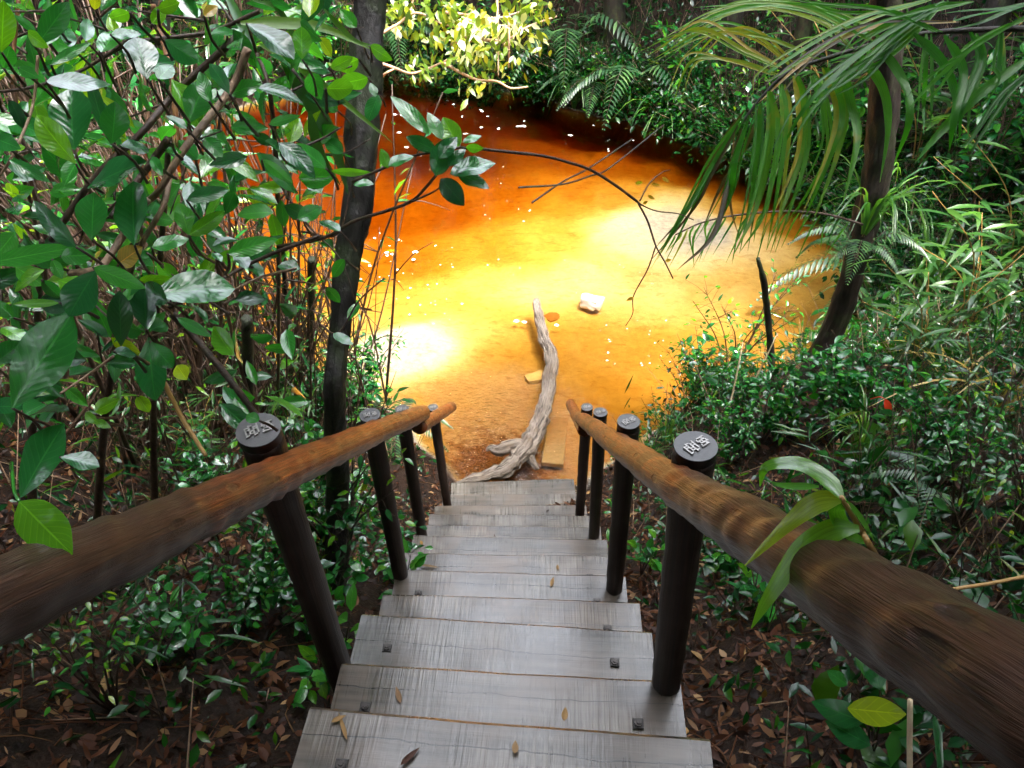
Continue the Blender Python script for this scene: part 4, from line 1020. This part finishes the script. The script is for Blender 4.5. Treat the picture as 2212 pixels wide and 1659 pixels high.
PROTO = {}
def place(kind, name, px, py, s, label, cat='plant', group=None, leafmat='leaf_small', stemmat='twig', gen=None, loc=None, rz=None, sz=1.0):
    loc = on_ground(px, py) if loc is None else np.asarray(loc, float)
    root = empty(name, (0, 0, 0), label, cat, group)
    if kind not in PROTO:
        st, fo = gen()
        a = st.build('stem', M[stemmat], root); b = fo.build('foliage', M[leafmat], root); PROTO[kind] = (a, b)
    else:
        for src in PROTO[kind]:
            c = src.copy(); COL.objects.link(c); c.parent = root
    root.location = tuple(loc - np.array([0, 0, .01])); root.rotation_euler = (0, 0, random.uniform(0, 6.28) if rz is None else rz); root.scale = (s, s, s * sz)
    return root
GEN = {
 'small_shrub': ('shrub', 'leaf_small', 'twig', lambda: mk_shrub(1, .8, 7, 30, .075, .034, .42, clusters=True)),
 'broad_shrub': ('shrub', 'leaf_gloss', 'twig', lambda: mk_shrub(2, .7, 6, 22, .11, .052, .40, 'obovate', (.1, .6))),
 'wispy_shrub': ('shrub', 'leaf_small', 'twig', lambda: mk_shrub(3, 1.0, 9, 20, .055, .022, .5, 'lance', (.2, .86))),
 'fern': ('fern', 'leaf_fern', 'twig', lambda: mk_fern(4, 9, .5)),
 'tall_fern': ('fern', 'leaf_fern', 'twig', lambda: mk_fern(5, 7, .7, .8)),
 'grass_tuft': ('grass', 'leaf_grass', 'twig', lambda: mk_grass(6, 34, .5, .012)),
 'sedge': ('grass', 'leaf_grass', 'twig', lambda: mk_grass(7, 34, .6, .020, (.2, .72), .8)),
 'bamboo': ('bamboo', 'leaf_grass', 'stalk', lambda: mk_bamboo(8, 7, .9, (.15, .7))),
 'seedling': ('seedling', 'leaf_small', 'twig', lambda: mk_shrub(9, .28, 3, 7, .095, .048, .1, 'ovate', (.35, .72))),
 'stem_thicket': ('thicket', 'leaf_small', 'twig', lambda: mk_stems(10, 34, 1.25, .2, 3, .2)),
 'dead_palm': ('plant', 'leaf_grass', 'twig', lambda: mk_grass(11, 12, .6, .028, (.9, 1.0), 1.1)),
}
def put(kind, px, py, s, label, group=None, **kw):
    cat, lm, sm, gen = GEN[kind]
    nm = {'small_shrub': 'leafy_shrub', 'broad_shrub': 'broadleaf_shrub', 'wispy_shrub': 'wispy_shrub', 'dead_palm': 'withered_palm'}.get(kind, kind)
    return place(kind, nm, px, py, s, label, cat, group, lm, sm, gen, **kw)

# --- individually placed plants (survey pixel of the foot)
put('wispy_shrub', 1570, 845, 1.1, 'wispy glossy shrub standing in the water edge beside the bowed trunk')
put('broad_shrub', 1520, 865, .9, 'broad leaved shrub at the water edge in front of the hanging frond tips')
put('small_shrub', 1610, 915, .6, 'leafy shrub on the shore just below the foot of the bowed trunk')
put('small_shrub', 1500, 885, .7, 'low leafy shrub on the shore behind the second grey post cap')
put('wispy_shrub', 1480, 890, .65, 'thin twiggy shrub at the shore nearest the handrail posts')
put('sedge', 1880, 690, 1.3, 'large sedge with pale arching blades just past the bowed trunk')
put('sedge', 1990, 660, 1.5, 'bright green sedge clump filling the bank beyond the bowed trunk')
put('tall_fern', 1860, 700, 1.2, 'feathery fern against the middle of the bowed trunk')
put('bamboo', 2060, 760, 1.5, 'bamboo clump with pale blades high on the bank')
put('bamboo', 2150, 640, 1.6, 'tallest bamboo clump at the edge of the picture above the bank')
put('bamboo', 1960, 850, 1.2, 'bamboo clump in the middle of the leafy bank')
put('bamboo', 1775, 335, 2.2, 'bright bamboo on the far bank behind the middle of the hanging frond')
put('small_shrub', 1850, 395, 2.0, 'light green shrub on the far bank between frond and bowed trunk')
put('bamboo', 1960, 420, 2.2, 'bamboo behind the upper half of the bowed trunk')
put('small_shrub', 2080, 480, 2.0, 'leafy shrub high on the bank under the upper corner of the frond')
put('sedge', 1940, 560, 1.4, 'sedge on the bank just behind the bowed trunk')
put('dead_palm', 2150, 900, .8, 'withered palm with dry orange blades on the dark bank')
put('dead_palm', 2040, 860, .6, 'small withered clump of orange blades above the red leaf')
put('fern', 2020, 1090, .6, 'grey green fern in the dark part of the bank')
put('wispy_shrub', 2060, 1150, .7, 'dark twiggy shrub below the grey green fern')
put('small_shrub', 1960, 1050, .7, 'leafy shrub just above the grey green fern')
put('grass_tuft', 1850, 1000, .9, 'grass tuft behind the curling top leaf of the bamboo sprig')
put('wispy_shrub', 2170, 1220, .7, 'dark thin leaved shrub next to the ochre stalk')
put('small_shrub', 1640, 960, .8, 'bright leafed shrub behind the nearest grey post cap')
put('small_shrub', 1800, 960, .8, 'small leafed shrub between the bowed trunk and the bamboo sprig')
put('broad_shrub', 1820, 930, .8, 'broad leaved shrub below the red hanging leaf')
put('small_shrub', 1570, 1010, .6, 'little leafy shrub touching the nearest grey post cap')
put('seedling', 1385, 1240, .95, 'bright seedling with four round leaves between two dark posts')
put('seedling', 1300, 1235, .75, 'small dark seedling growing up through the stair treads')
put('seedling', 1330, 1120, .6, 'tiny seedling behind the third dark post')
put('seedling', 1560, 1240, .8, 'seedling in the leaf litter under the leaning bamboo leaves')
put('seedling', 1620, 1330, 1.0, 'seedling with pale stem beneath the longest bamboo leaf')
put('grass_tuft', 1400, 1000, .6, 'grass tuft at the shore beside the second dark post')
put('grass_tuft', 1440, 960, .7, 'grass tuft between shore and second grey post cap')
put('broad_shrub', 845, 1250, .5, 'glossy round leaved plant beside the middle stair treads')
put('seedling', 880, 1290, .9, 'seedling overhanging the end of a stair tread')
put('seedling', 742, 1440, 1.0, 'drooping seedling with small leaves at the foot of the nearest dark post')
put('seedling', 690, 1500, .8, 'seedling at the end of the nearest stair tread')
put('broad_shrub', 770, 1130, .55, 'leafy plant between the mossy trunk and the second dark post')
put('wispy_shrub', 800, 870, .8, 'wispy shrub leaning out over the white sandbar')
put('small_shrub', 770, 900, .8, 'dense leafy shrub in front of the white sandbar by the mossy trunk')
put('small_shrub', 700, 930, .8, 'leafy shrub hiding the water behind the nearest round post cap')
put('bamboo', 640, 960, .8, 'short bamboo beside the nearest round post cap')
put('bamboo', 450, 1020, .7, 'short bamboo with narrow leaves below the diagonal branch')
put('broad_shrub', 455, 1075, .55, 'two leaved young plant rising behind the long handrail')
put('wispy_shrub', 748, 1255, .95, 'wispy shrub hiding the lower part of the mossy trunk')
put('broad_shrub', 715, 1345, .6, 'broad glossy leaves at the very foot of the mossy trunk')
put('small_shrub', 655, 1200, .75, 'leafy shrub under the long handrail between post and mossy trunk')
put('small_shrub', 560, 1330, .5, 'dark leafy shrub in the shade under the long handrail')
put('broad_shrub', 420, 1420, .5, 'broad leaved shrub low in the shade under the long handrail')
put('wispy_shrub', 250, 1540, .5, 'thin twiggy shrub in the darkest shade under the long handrail')
put('tall_fern', 860, 960, .6, 'fern on the shore behind the far posts of the long handrail')
for i, (x, y, s, lab) in enumerate(((480,850,1.7,'thicket of thin stems under the pale branch'),(560,850,1.8,'thicket of thin stems on the shore midway between shrub and mossy trunk'),(640,860,1.7,'dense thin stems against the orange water by the trunk'),
    (400,880,1.9,'thicket of thin stems behind the diagonal branch'),(300,860,1.9,'tangled thin stems deep behind the glossy shrub'),(180,780,2.0,'shaded thin stems behind the largest glossy leaf'),(690,875,1.2,'short thin stems touching the mossy trunk'),
    (520,930,1.1,'low thin stems beside the diagonal branch'),(90,640,2.0,'thin stems at the far edge of the picture behind the shrub'),(340,800,2.0,'tall thin stems crossing the orange water behind the ochre stalk'),(445,820,2.0,'tallest thin stems rising behind the pale forked branch'),
    (600,900,1.2,'low brown stems in front of the snapped sapling'),(240,700,2.0,'far thin stems seen between the big glossy leaves'),(655,905,.9,'short brown stems below the straight sapling'),(30,900,1.8,'thin stems in the shade at the very edge under the shrub'),(380,1000,1.0,'low dead stems behind the long handrail'))):
    put('stem_thicket', x, y, s, lab)
for pts, w, lab in (([(533,690),(536,780),(538,870),(540,930)], 22, 'thicker snapped dark sapling among the thin stems'), ([(672,560),(672,650),(670,740),(673,850)], 16, 'straight dark sapling close beside the mossy trunk'),([(600,420),(612,560),(620,700),(618,860)],10,'slender dark sapling midway between shrub and trunk')):
    g_ = on_ground(*pts[-1]); d0 = gdepth(g_)
    q = MB(); pp = [g_] + [P(x, y, d0 * (1 - .10 * (len(pts) - 1 - i))) for i, (x, y) in reversed(list(enumerate(pts[:-1])))]
    tube(q, pp, [w * d0 / F_PX / 2, w * d0 / F_PX / 2 * .8], 9, 20, rough=.15); tag(q.build('sapling', M['bark_dark'], None, True, origin=g_), lab, 'sapling')
# dark stump pole standing in the shrub on the right
q = MB(); g_ = on_ground(1672, 840); d0 = gdepth(g_); tube(q, [g_, P(1660, 700, d0 * .95), P(1650, 610, d0 * .91), P(1637, 558, d0 * .89)], [.026, .022, .02, .012], 9, 20, rough=.25)
tag(q.build('sapling', M['bark_dark'], None, True, origin=g_), 'knobbly dark broken stick standing in the wispy shrub by the water', 'sapling')
q = MB(); hero(q, (1912,862,1925,895), 3.6, 14, 'ovate', .5, 'g'); M['red'] = leaf_mat('red_leaf', [(0, (.5, .03, .01)), (1, (.55, .05, .015))], .35, .35, False)
tube(q, [P(1912,862,3.6), P(1900,857,3.62), P(1880,862,3.65)], [.002, .002], 5, 6)
tag(q.build('leaf', M['red'], None, True, origin=P(1912,862,3.6)), 'small red leaf hanging among the dark bank plants', 'leaf')
# pale leaning canes on the right bank
for i, (a, b, lab) in enumerate((((1565,930),(1680,720),'pale leaning cane below the bowed trunk'),((1540,985),(1605,740),'pale cane rising from the shore towards the wispy shrub'),((1900,850),(1985,690),'pale thin cane next to the red leaf'),((2085,870),(2090,720),'yellow upright cane on the upper bank'))):
    g_ = on_ground(*a); d0 = gdepth(g_); q = MB(); e = P(*b, d0 * .93); tube(q, [g_, (g_ + e) / 2 + [.02, 0, .02], e], [.0065, .004], 6, 10)
    tag(q.build('cane', M['straw' if i != 3 else 'stalk'], None, True, origin=g_), lab, 'cane')

# ------------------------------------------------------------------ far bank and overhanging sunlit branch
D2b = lambda x, y: (810 + .2929 * x, .2929 * y)
root = empty('sunlit_branch', tuple(P(830, 140, 9.5)), 'sunlit yellow green leafy branches with pale twigs hanging over the far end of the pool', 'branch')
tw = MB(); dS = 9.3
for pts in ([(-60,330),(60,240),(180,170),(260,110),(340,100),(480,170),(620,210)], [(520,90),(640,105),(800,130),(920,130),(1080,85)], [(560,330),(700,270),(880,300),(1000,280),(1120,200),(1340,120)], [(0,450),(140,500),(260,540),(380,510),(560,430)], [(500,460),(640,540),(760,590),(900,600),(1000,650),(1130,640)],
            [(700,300),(910,300),(990,370)], [(20,600),(80,540),(140,510)], [(260,110),(270,40),(300,-40)], [(900,0),(905,200),(910,560)], [(985,100),(990,300),(985,500)], [(-20,200),(60,100),(150,60)]):
    tube(tw, [P(*D2b(x, y), dS + .15 * math.sin(i + x)) for i, (x, y) in enumerate(pts)], [.020, .010], 7, 26, rough=.1)
part(tw, 'stem', M['twig_pale'], root)
fo = MB()
def cloud(cx, cy, rx, ry, n, L, tone, dd=.35):
    x = RNG.normal(cx, rx, n); y = RNG.normal(cy, ry, n)
    b = np.array([P(*D2b(a, c), dS + RNG.normal(0, dd)) for a, c in zip(x, y)])
    leaves(fo, b, RNG.normal(0, .55, (n, 3)) + [0, -.1, -.6], RNG.normal(0, .5, (n, 3)) + [0, -.3, .8], L * RNG.uniform(.6, 1.2, n), L * .36 * RNG.uniform(.8, 1.3, n), 'ovate', 3, 2, .15, .2, RNG.uniform(*tone, n))
cloud(240, 60, 120, 60, 70, .16, (0, .7)); cloud(560, 100, 70, 60, 45, .16, (.1, .75)); cloud(1120, 60, 90, 50, 60, .17, (.1, .75)); cloud(760, 200, 120, 60, 80, .15, (.3, 1)); cloud(700, 400, 200, 90, 120, .13, (0, .7)); cloud(430, 280, 100, 80, 50, .14, (.2, 1))
cloud(700, 150, 40, 25, 16, .17, (.9, 1)); cloud(860, 180, 60, 30, 18, .16, (.9, 1)); cloud(1190, 270, 30, 40, 12, .17, (.3, 1)); cloud(740, 640, 50, 40, 16, .14, (.2, .9)); cloud(350, 500, 60, 60, 30, .13, (0, .6)); cloud(960, 240, 120, 50, 40, .14, (.3, .95)); cloud(1020, 190, 60, 30, 20, .16, (.88, 1)); cloud(740, 160, 60, 40, 26, .19, (.9, 1)); cloud(640, 120, 160, 70, 60, .17, (.2, .85)); cloud(700, 340, 60, 30, 14, .18, (.88, 1)); cloud(900, 420, 120, 60, 40, .13, (.1, .8)); cloud(180, 200, 60, 30, 10, .14, (.88, 1))
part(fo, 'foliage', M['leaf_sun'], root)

for i, (x, y, s, kind, lab) in enumerate(((860,150,1.6,'tall_fern','pale fern on the far shore beneath the sunlit branch'),(1290,225,1.5,'fern','fern on the dark far bank just above the shadowed water'),(1360,250,1.4,'tall_fern','hanging fern low on the dark far bank'),
        (1480,275,1.7,'small_shrub','dusty leafy shrub at the far shore behind the frond tips'),(1560,320,1.6,'wispy_shrub','wispy shrub over the far shore where the reeds end'),(1640,365,1.5,'broad_shrub','broad leaved shrub on the far shore behind the hanging leaflets'),
        (1720,400,1.6,'bamboo','bamboo on the far shore behind the hanging leaflets'),(1010,165,1.6,'small_shrub','leafy shrub in the middle of the far shore'),(1130,195,1.5,'wispy_shrub','wispy shrub on the far shore beside the dangling twig'),
        (1800,430,1.7,'small_shrub','leafy shrub on the far shore next to the bowed trunk'),(930,150,1.8,'bamboo','bamboo with lit blades behind the sunlit branch'),(1220,170,1.7,'tall_fern','big fern high on the dark far bank'))):
    put(kind, x, y, s, lab)

for i, (x, y, s, kind, lab) in enumerate(((300,330,2.0,'stem_thicket','thin stems standing on the far shore behind the pale forked branch'),(430,265,2.0,'wispy_shrub','wispy shrub on the far shore between shrub leaves'),(560,215,2.0,'stem_thicket','thin stems on the far shore just before the mossy trunk'),
        (180,420,2.2,'wispy_shrub','dim wispy shrub on the far shore behind the large lime leaf'),(660,205,1.8,'small_shrub','leafy shrub on the far shore behind the mossy trunk'),(90,500,2.2,'small_shrub','dim leafy shrub on the shore deep behind the glossy shrub'),(740,190,1.6,'wispy_shrub','wispy shrub on the far shore showing beside the mossy trunk'),(490,240,1.8,'bamboo','bamboo on the far shore glimpsed between the strap leaves'))):
    put(kind, x, y, s, lab)
for i, (x, y, s, kind, lab) in enumerate(((1240,232,1.2,'sedge','sedge hanging over the far rim left of the crossing reeds'),(1330,258,1.1,'wispy_shrub','twiggy shrub leaning over the far rim behind the crossing reeds'),(1430,292,1.3,'sedge','sedge bending over the dark water where the longer reed ends'),(1530,335,1.1,'grass_tuft','grass tuft hanging over the rim behind the brown frond tips'),(1600,362,1.2,'wispy_shrub','wispy shrub bending over the rim behind the frond'),(1680,395,1.2,'sedge','sedge over the rim behind the longest hanging leaflets'),(1760,420,1.0,'small_shrub','small shrub over the rim just before the bowed trunk'))):
    put(kind, x, y, s, lab)
put('sedge', 0, 0, .75, 'clump of arching green blades sprouting from the bend of the bowed trunk', loc=P(1868, 500, vd(1868, 500) - .10))
put('fern', 0, 0, .6, 'light fern growing on the bowed trunk under its clump of blades', loc=P(1850, 560, vd(1850, 560) - .10))
# far trees
for i, (x, y, w, lab) in enumerate(((955,95,36,'dark far trunk behind the sunlit branch'),(1065,60,26,'thin far trunk next to the dark hollow'),(1330,150,40,'dark far trunk on the shaded bank'),(1560,200,34,'far trunk above the shaded bank behind the frond'),(1700,260,30,'slim far trunk seen through the frond'),(2050,330,44,'far trunk near the upper corner behind the frond'),(560,130,40,'far trunk behind the glossy shrub'),(380,200,34,'slim far trunk deep behind the glossy shrub'))):
    g_ = on_ground(x, y); d0 = gdepth(g_); r0 = w * d0 / F_PX / 2
    root = empty('tree', tuple(g_), lab, 'tree'); q = MB(); top = g_ + np.array([RNG.normal(0, .5), RNG.normal(0, .5), 9.0])
    tube(q, [g_ - [0, 0, .1], (g_ + top) / 2 + RNG.normal(0, .12, 3), top], [r0 * 1.2, r0, r0 * .6], 12, 30, rough=.12); part(q, 'trunk', M['bark_dark'], root)
    n = 900; c = top + RNG.normal(0, 1, (n, 3)) * [1.5, 1.5, 1.1]; q = MB()
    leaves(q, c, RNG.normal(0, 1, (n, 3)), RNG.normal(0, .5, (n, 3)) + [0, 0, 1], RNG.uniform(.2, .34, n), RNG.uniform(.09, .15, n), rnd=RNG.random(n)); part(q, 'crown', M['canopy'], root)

# ------------------------------------------------------------------ masses: undergrowth, leaf litter, far thicket, light-blocking canopy
def rand_ground(n, x0, x1, y0, y1, cond):
    x = RNG.uniform(x0, x1, n); y = RNG.uniform(y0, y1, n); sd = pool_sd(x, y); m = cond(x, y, sd)
    x, y = x[m], y[m]; return np.stack([x, y, hgt(x, y)], -1)
near_stairs = lambda x, y: (np.abs(x) < .52) & (y < 4.1)
# leaf litter
g = rand_ground(150000, -5, 6, .2, 7.5, lambda x, y, sd: (sd > .05) & (np.abs(x) < 1.2 + y * .9) & ((y < 3.6) | (RNG.random(len(x)) < .5)))
g = np.vstack([g, rand_ground(16000, -6, 7, 7, 16, lambda x, y, sd: sd > .05)])
n = len(g); mb = MB()
leaves(mb, g + [0, 0, .008], RNG.normal(0, 1, (n, 3)) * [1, 1, .25], RNG.normal(0, .35, (n, 3)) + [0, 0, 1], RNG.uniform(.015, .075, n) * RNG.choice([1, 1, .7], n), RNG.uniform(.004, .026, n), 'ovate', 3, 2, RNG.uniform(-.3, .4, n), RNG.uniform(-.3, .5, n), np.clip(RNG.beta(1.9, 2.0, n), 0, 1))
k = RNG.choice(n, 3000, False)
for i in k:
    a = RNG.random() * 6.28; l = RNG.uniform(.05, .34); d = np.array([math.cos(a), math.sin(a), 0]) * l
    e = g[i] + d; 
    e = e + [0, 0, hgt(e[0], e[1]) - e[2] + .03]; b_ = RNG.normal(0, .12 * l, 3); b_[2] = abs(b_[2]) * .4
    tube(mb, [g[i] + [0, 0, .012], (g[i] + e) / 2 + b_, e], [.0022, .0012], 4, 6, rnd=RNG.uniform(.3, .9), cap=False)
tag(mb.build('leaf_litter', M['dead']), 'brown fallen leaves and twigs covering the slope', None, kind='stuff')
# undergrowth
mb = MB()
TB = on_ground(1730, 848)
def clear_foot(c):
    d = -TB[:2] / np.linalg.norm(TB[:2]); r_ = c[:, :2] - TB[:2]; u_ = np.clip(r_ @ d, -.1, 1.1)
    return np.linalg.norm(r_ - u_[:, None] * d, axis=1) > .34
def under(centers, nl, h, rad, L, tone, kind='ovate', asp=(.25, .5)):
    centers = centers[clear_foot(centers)]; n = len(centers) * nl
    c = np.repeat(centers, nl, 0); u = RNG.random((n, 1))
    off = RNG.normal(0, 1, (n, 3)) * [rad, rad, 0]; zz = h * RNG.random(n) ** 1.3
    c = c + off; c[:, 2] = c[:, 2] + zz
    LL = L * RNG.uniform(.55, 1.3, n)
    toneN = np.repeat(RNG.uniform(0, 1, len(centers)), nl) * .5 + RNG.uniform(0, .5, n)
    leaves(mb, c, RNG.normal(0, 1, (n, 3)) * [1, 1, .5], RNG.normal(0, .45, (n, 3)) + [0, 0, 1], LL, LL * RNG.uniform(*asp, n), kind, 3, 2, .2, .25, tone[0] + toneN * (tone[1] - tone[0]))
    for cc in centers[::1]:
        for _ in range(2):
            d = RNG.normal(0, 1, 3) * [rad, rad, 0] * 1.3
            tube(mb, [cc, cc + d * .6 + [0, 0, h * .6], cc + d + [0, 0, h]], [.0030, .0012], 4, 5, mat=int(RNG.integers(1, 4) > 2) + 1, cap=False)
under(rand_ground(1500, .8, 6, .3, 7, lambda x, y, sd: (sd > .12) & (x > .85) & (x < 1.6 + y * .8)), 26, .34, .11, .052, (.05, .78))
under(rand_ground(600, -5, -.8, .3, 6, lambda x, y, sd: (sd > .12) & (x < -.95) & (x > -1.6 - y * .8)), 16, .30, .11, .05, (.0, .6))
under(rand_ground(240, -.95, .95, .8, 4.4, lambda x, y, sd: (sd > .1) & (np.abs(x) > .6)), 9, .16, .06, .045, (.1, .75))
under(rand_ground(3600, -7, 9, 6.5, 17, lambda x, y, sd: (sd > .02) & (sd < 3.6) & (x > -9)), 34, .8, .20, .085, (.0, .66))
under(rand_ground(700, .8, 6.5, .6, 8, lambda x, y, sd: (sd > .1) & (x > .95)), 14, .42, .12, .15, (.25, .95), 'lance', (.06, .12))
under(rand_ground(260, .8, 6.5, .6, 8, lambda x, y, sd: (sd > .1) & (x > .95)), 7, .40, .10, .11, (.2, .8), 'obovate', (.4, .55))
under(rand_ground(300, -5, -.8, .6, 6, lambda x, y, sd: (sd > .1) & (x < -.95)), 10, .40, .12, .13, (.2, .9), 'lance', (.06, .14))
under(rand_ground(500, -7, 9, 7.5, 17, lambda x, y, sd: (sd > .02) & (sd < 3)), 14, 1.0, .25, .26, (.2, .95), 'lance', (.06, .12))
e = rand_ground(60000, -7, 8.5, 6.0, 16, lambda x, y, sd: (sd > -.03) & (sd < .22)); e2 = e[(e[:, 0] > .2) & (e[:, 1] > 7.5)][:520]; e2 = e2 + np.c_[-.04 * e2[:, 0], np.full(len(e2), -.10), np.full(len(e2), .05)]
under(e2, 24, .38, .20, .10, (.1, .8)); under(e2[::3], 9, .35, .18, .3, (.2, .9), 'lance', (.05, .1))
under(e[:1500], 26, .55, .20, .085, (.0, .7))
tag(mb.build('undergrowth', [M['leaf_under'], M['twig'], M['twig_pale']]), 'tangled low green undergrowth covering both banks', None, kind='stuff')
# vegetation rising behind the far shore
mb = MB()
g = rand_ground(9000, -11, 12, 4, 24, lambda x, y, sd: (sd > 1.2) & (y > 5 + 0 * x) & (y > 13.2 - np.abs(x - .3) * .7))
nl = 9; c = np.repeat(g, nl, 0); n = len(c); c = c + RNG.normal(0, .35, (n, 3)); c[:, 2] += RNG.random(n) ** 1.1 * np.where(RNG.random(n) < .5, 3.5, 9.0)
leaves(mb, c, RNG.normal(0, 1, (n, 3)), RNG.normal(0, .5, (n, 3)) + [0, 0, 1], RNG.uniform(.10, .24, n), RNG.uniform(.04, .09, n), 'ovate', 3, 2, .2, .2, RNG.random(n))
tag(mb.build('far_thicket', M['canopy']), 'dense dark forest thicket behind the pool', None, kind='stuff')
# unseen canopy added to block sky light, with an opening above the pool
mb = MB(); n = 70000
x = RNG.uniform(-17, 17, n); y = RNG.uniform(-13, 29, n)
hole = ((x - .8) / 3.4) ** 2 + ((y - 7.7) / 5.7) ** 2
gap = vnoise(x, y, 1.6, 41) + vnoise(x, y, .7, 42) * .5
m = (hole > 1.0 + .5 * vnoise(x, y, 1.2, 43)) & (gap < .9)
for gx0, gy0, gr in ((-1.1, .7, .9),  (-1.0, 2.1, 1.3), (1.6, 1.9, 1.0), (3.9, 3.2, 1.5), (4.8, 8.0, 1.2)): m &= np.hypot(x - gx0, y - gy0) > gr * (1 + .5 * vnoise(x, y, .8, 47))  # extra gaps cut to let light onto shrub, sprig and bank
x, y = x[m], y[m]; n = len(x)
c = np.stack([x, y, 7.6 + RNG.uniform(0, 1.6, n) + .12 * np.maximum(0, np.hypot(x, y - 8) - 5)], -1)
leaves(mb, c, RNG.normal(0, 1, (n, 3)) * [1, 1, .4], RNG.normal(0, .35, (n, 3)) + [0, 0, 1], RNG.uniform(.5, .9, n), RNG.uniform(.24, .42, n), 'ovate', 3, 2, .2, .2, RNG.random(n))
n = 45000; a = RNG.uniform(0, 6.283, n); rr = RNG.uniform(13.5, 18, n)  # outer ring of oversized leaves added to block sky from the sides
c = np.stack([np.cos(a) * rr, 8 + np.sin(a) * rr * 1.1, RNG.uniform(.5, 13, n)], -1)
c[:, 2] += np.maximum(0, hgt(c[:, 0], c[:, 1])) * .6
leaves(mb, c, RNG.normal(0, 1, (n, 3)), RNG.normal(0, 1, (n, 3)), RNG.uniform(.5, .95, n), RNG.uniform(.26, .44, n), 'ovate', 2, 2, .2, .2, RNG.random(n))
tag(mb.build('light_block_canopy', M['canopy']), 'unseen forest canopy added to block sky light, open above the pool', None, kind='stuff')

# ------------------------------------------------------------------ fallen leaves and bits on the treads
def tread_leaf(px, py, L, W, ang, tone, label, mat='dead', kind='lance'):
    best = None
    for o, wd, ax, ay, org, z in tread_info:
        p = on_z(px, py, z + .004); rel = p - org; v = rel @ ay
        if abs(v) < .15: best = (p, z)
    if best is None: best = (on_z(px, py, tread_info[-2][5] + .004), 0)
    p = best[0] + [0, 0, .004]
    q = MB(); leaves(q, p, [math.cos(ang), math.sin(ang), .05], [0.1, -.1, 1], L, W, kind, 6, 2, .12, .25, tone)
    tag(q.build('leaf', M[mat], None, True, origin=p), label, 'fallen leaf')
tread_leaf(865, 1655, .055, .012, .8, .55, 'reddish brown curled leaf on the nearest stair tread')
tread_leaf(750, 1600, .07, .009, 2.0, .95, 'long pale sliver of leaf on the nearest stair tread')
tread_leaf(1112, 1630, .03, .014, 1.5, .93, 'short pale leaf in the middle of the nearest stair tread')
tread_leaf(716, 1562, .035, .011, .5, .95, 'cream leaf scrap at the end of the nearest stair tread')
tread_leaf(1218, 1560, .035, .014, 1.4, .95, 'pale leaf standing on the wet second stair tread')
tread_leaf(865, 1520, .05, .014, 1.9, .85, 'tan leaf hanging over the edge of the second stair tread')
tread_leaf(905, 1222, .09, .012, -.1, .9, 'long straw coloured leaf across a middle stair tread')
tread_leaf(1190, 1268, .05, .014, 1.3, .95, 'yellowish leaf on a brownish middle stair tread')
tread_leaf(1205, 1232, .03, .012, 1.6, .95, 'tiny pale leaf by the seedling on the stairs')
tread_leaf(912, 1178, .03, .014, 1.9, 1.0, 'small white leaf lying alone on the stairs')
tread_leaf(1180, 1125, .09, .004, .15, .2, 'thin dark twig lying on the lower stairs')
tread_leaf(1180, 1108, .03, .012, .9, .25, 'dark leaf crumb on the lower stairs')

# ------------------------------------------------------------------ sky, sun, camera
w = bpy.data.worlds.new('World'); sc.world = w; w.use_nodes = True
nt = w.node_tree; bg = nt.nodes['Background']
sky = nt.nodes.new('ShaderNodeTexSky'); sky.sky_type = 'NISHITA'; sky.sun_disc = False
SUN_EL, SUN_AZ = R(68), R(135)      # azimuth measured from +Y towards +X
sky.sun_elevation = SUN_EL; sky.sun_rotation = SUN_AZ; sky.air_density = 1.0; sky.dust_density = 4.0; sky.ozone_density = 1.0
hs = nt.nodes.new('ShaderNodeHueSaturation'); hs.inputs['Saturation'].default_value = .35
nt.links.new(sky.outputs[0], hs.inputs['Color']); nt.links.new(hs.outputs[0], bg.inputs['Color']); bg.inputs['Strength'].default_value = .15
sd = bpy.data.lights.new('sun', 'SUN'); sd.energy = 1.0; sd.angle = R(9); sd.color = (1, .95, .86)
so = bpy.data.objects.new('sun', sd); COL.objects.link(so)
dv = Vector((math.sin(SUN_AZ) * math.cos(SUN_EL), math.cos(SUN_AZ) * math.cos(SUN_EL), math.sin(SUN_EL)))
so.rotation_euler = dv.to_track_quat('Z', 'Y').to_euler()
cd = bpy.data.cameras.new('camera'); cd.sensor_width = 36; cd.lens = 36 * F_PX / 2212; cd.clip_end = 800; cd.clip_start = .05
co = bpy.data.objects.new('camera', cd); COL.objects.link(co); co.location = CAM; co.rotation_euler = (R(90) - PITCH, 0, 0)
sc.camera = co
sc.view_settings.view_transform = 'Standard'; sc.view_settings.look = 'None'; sc.view_settings.gamma = 1; sc.view_settings.exposure = 4.5
sc.cycles.transparent_max_bounces = 16; sc.cycles.max_bounces = 8
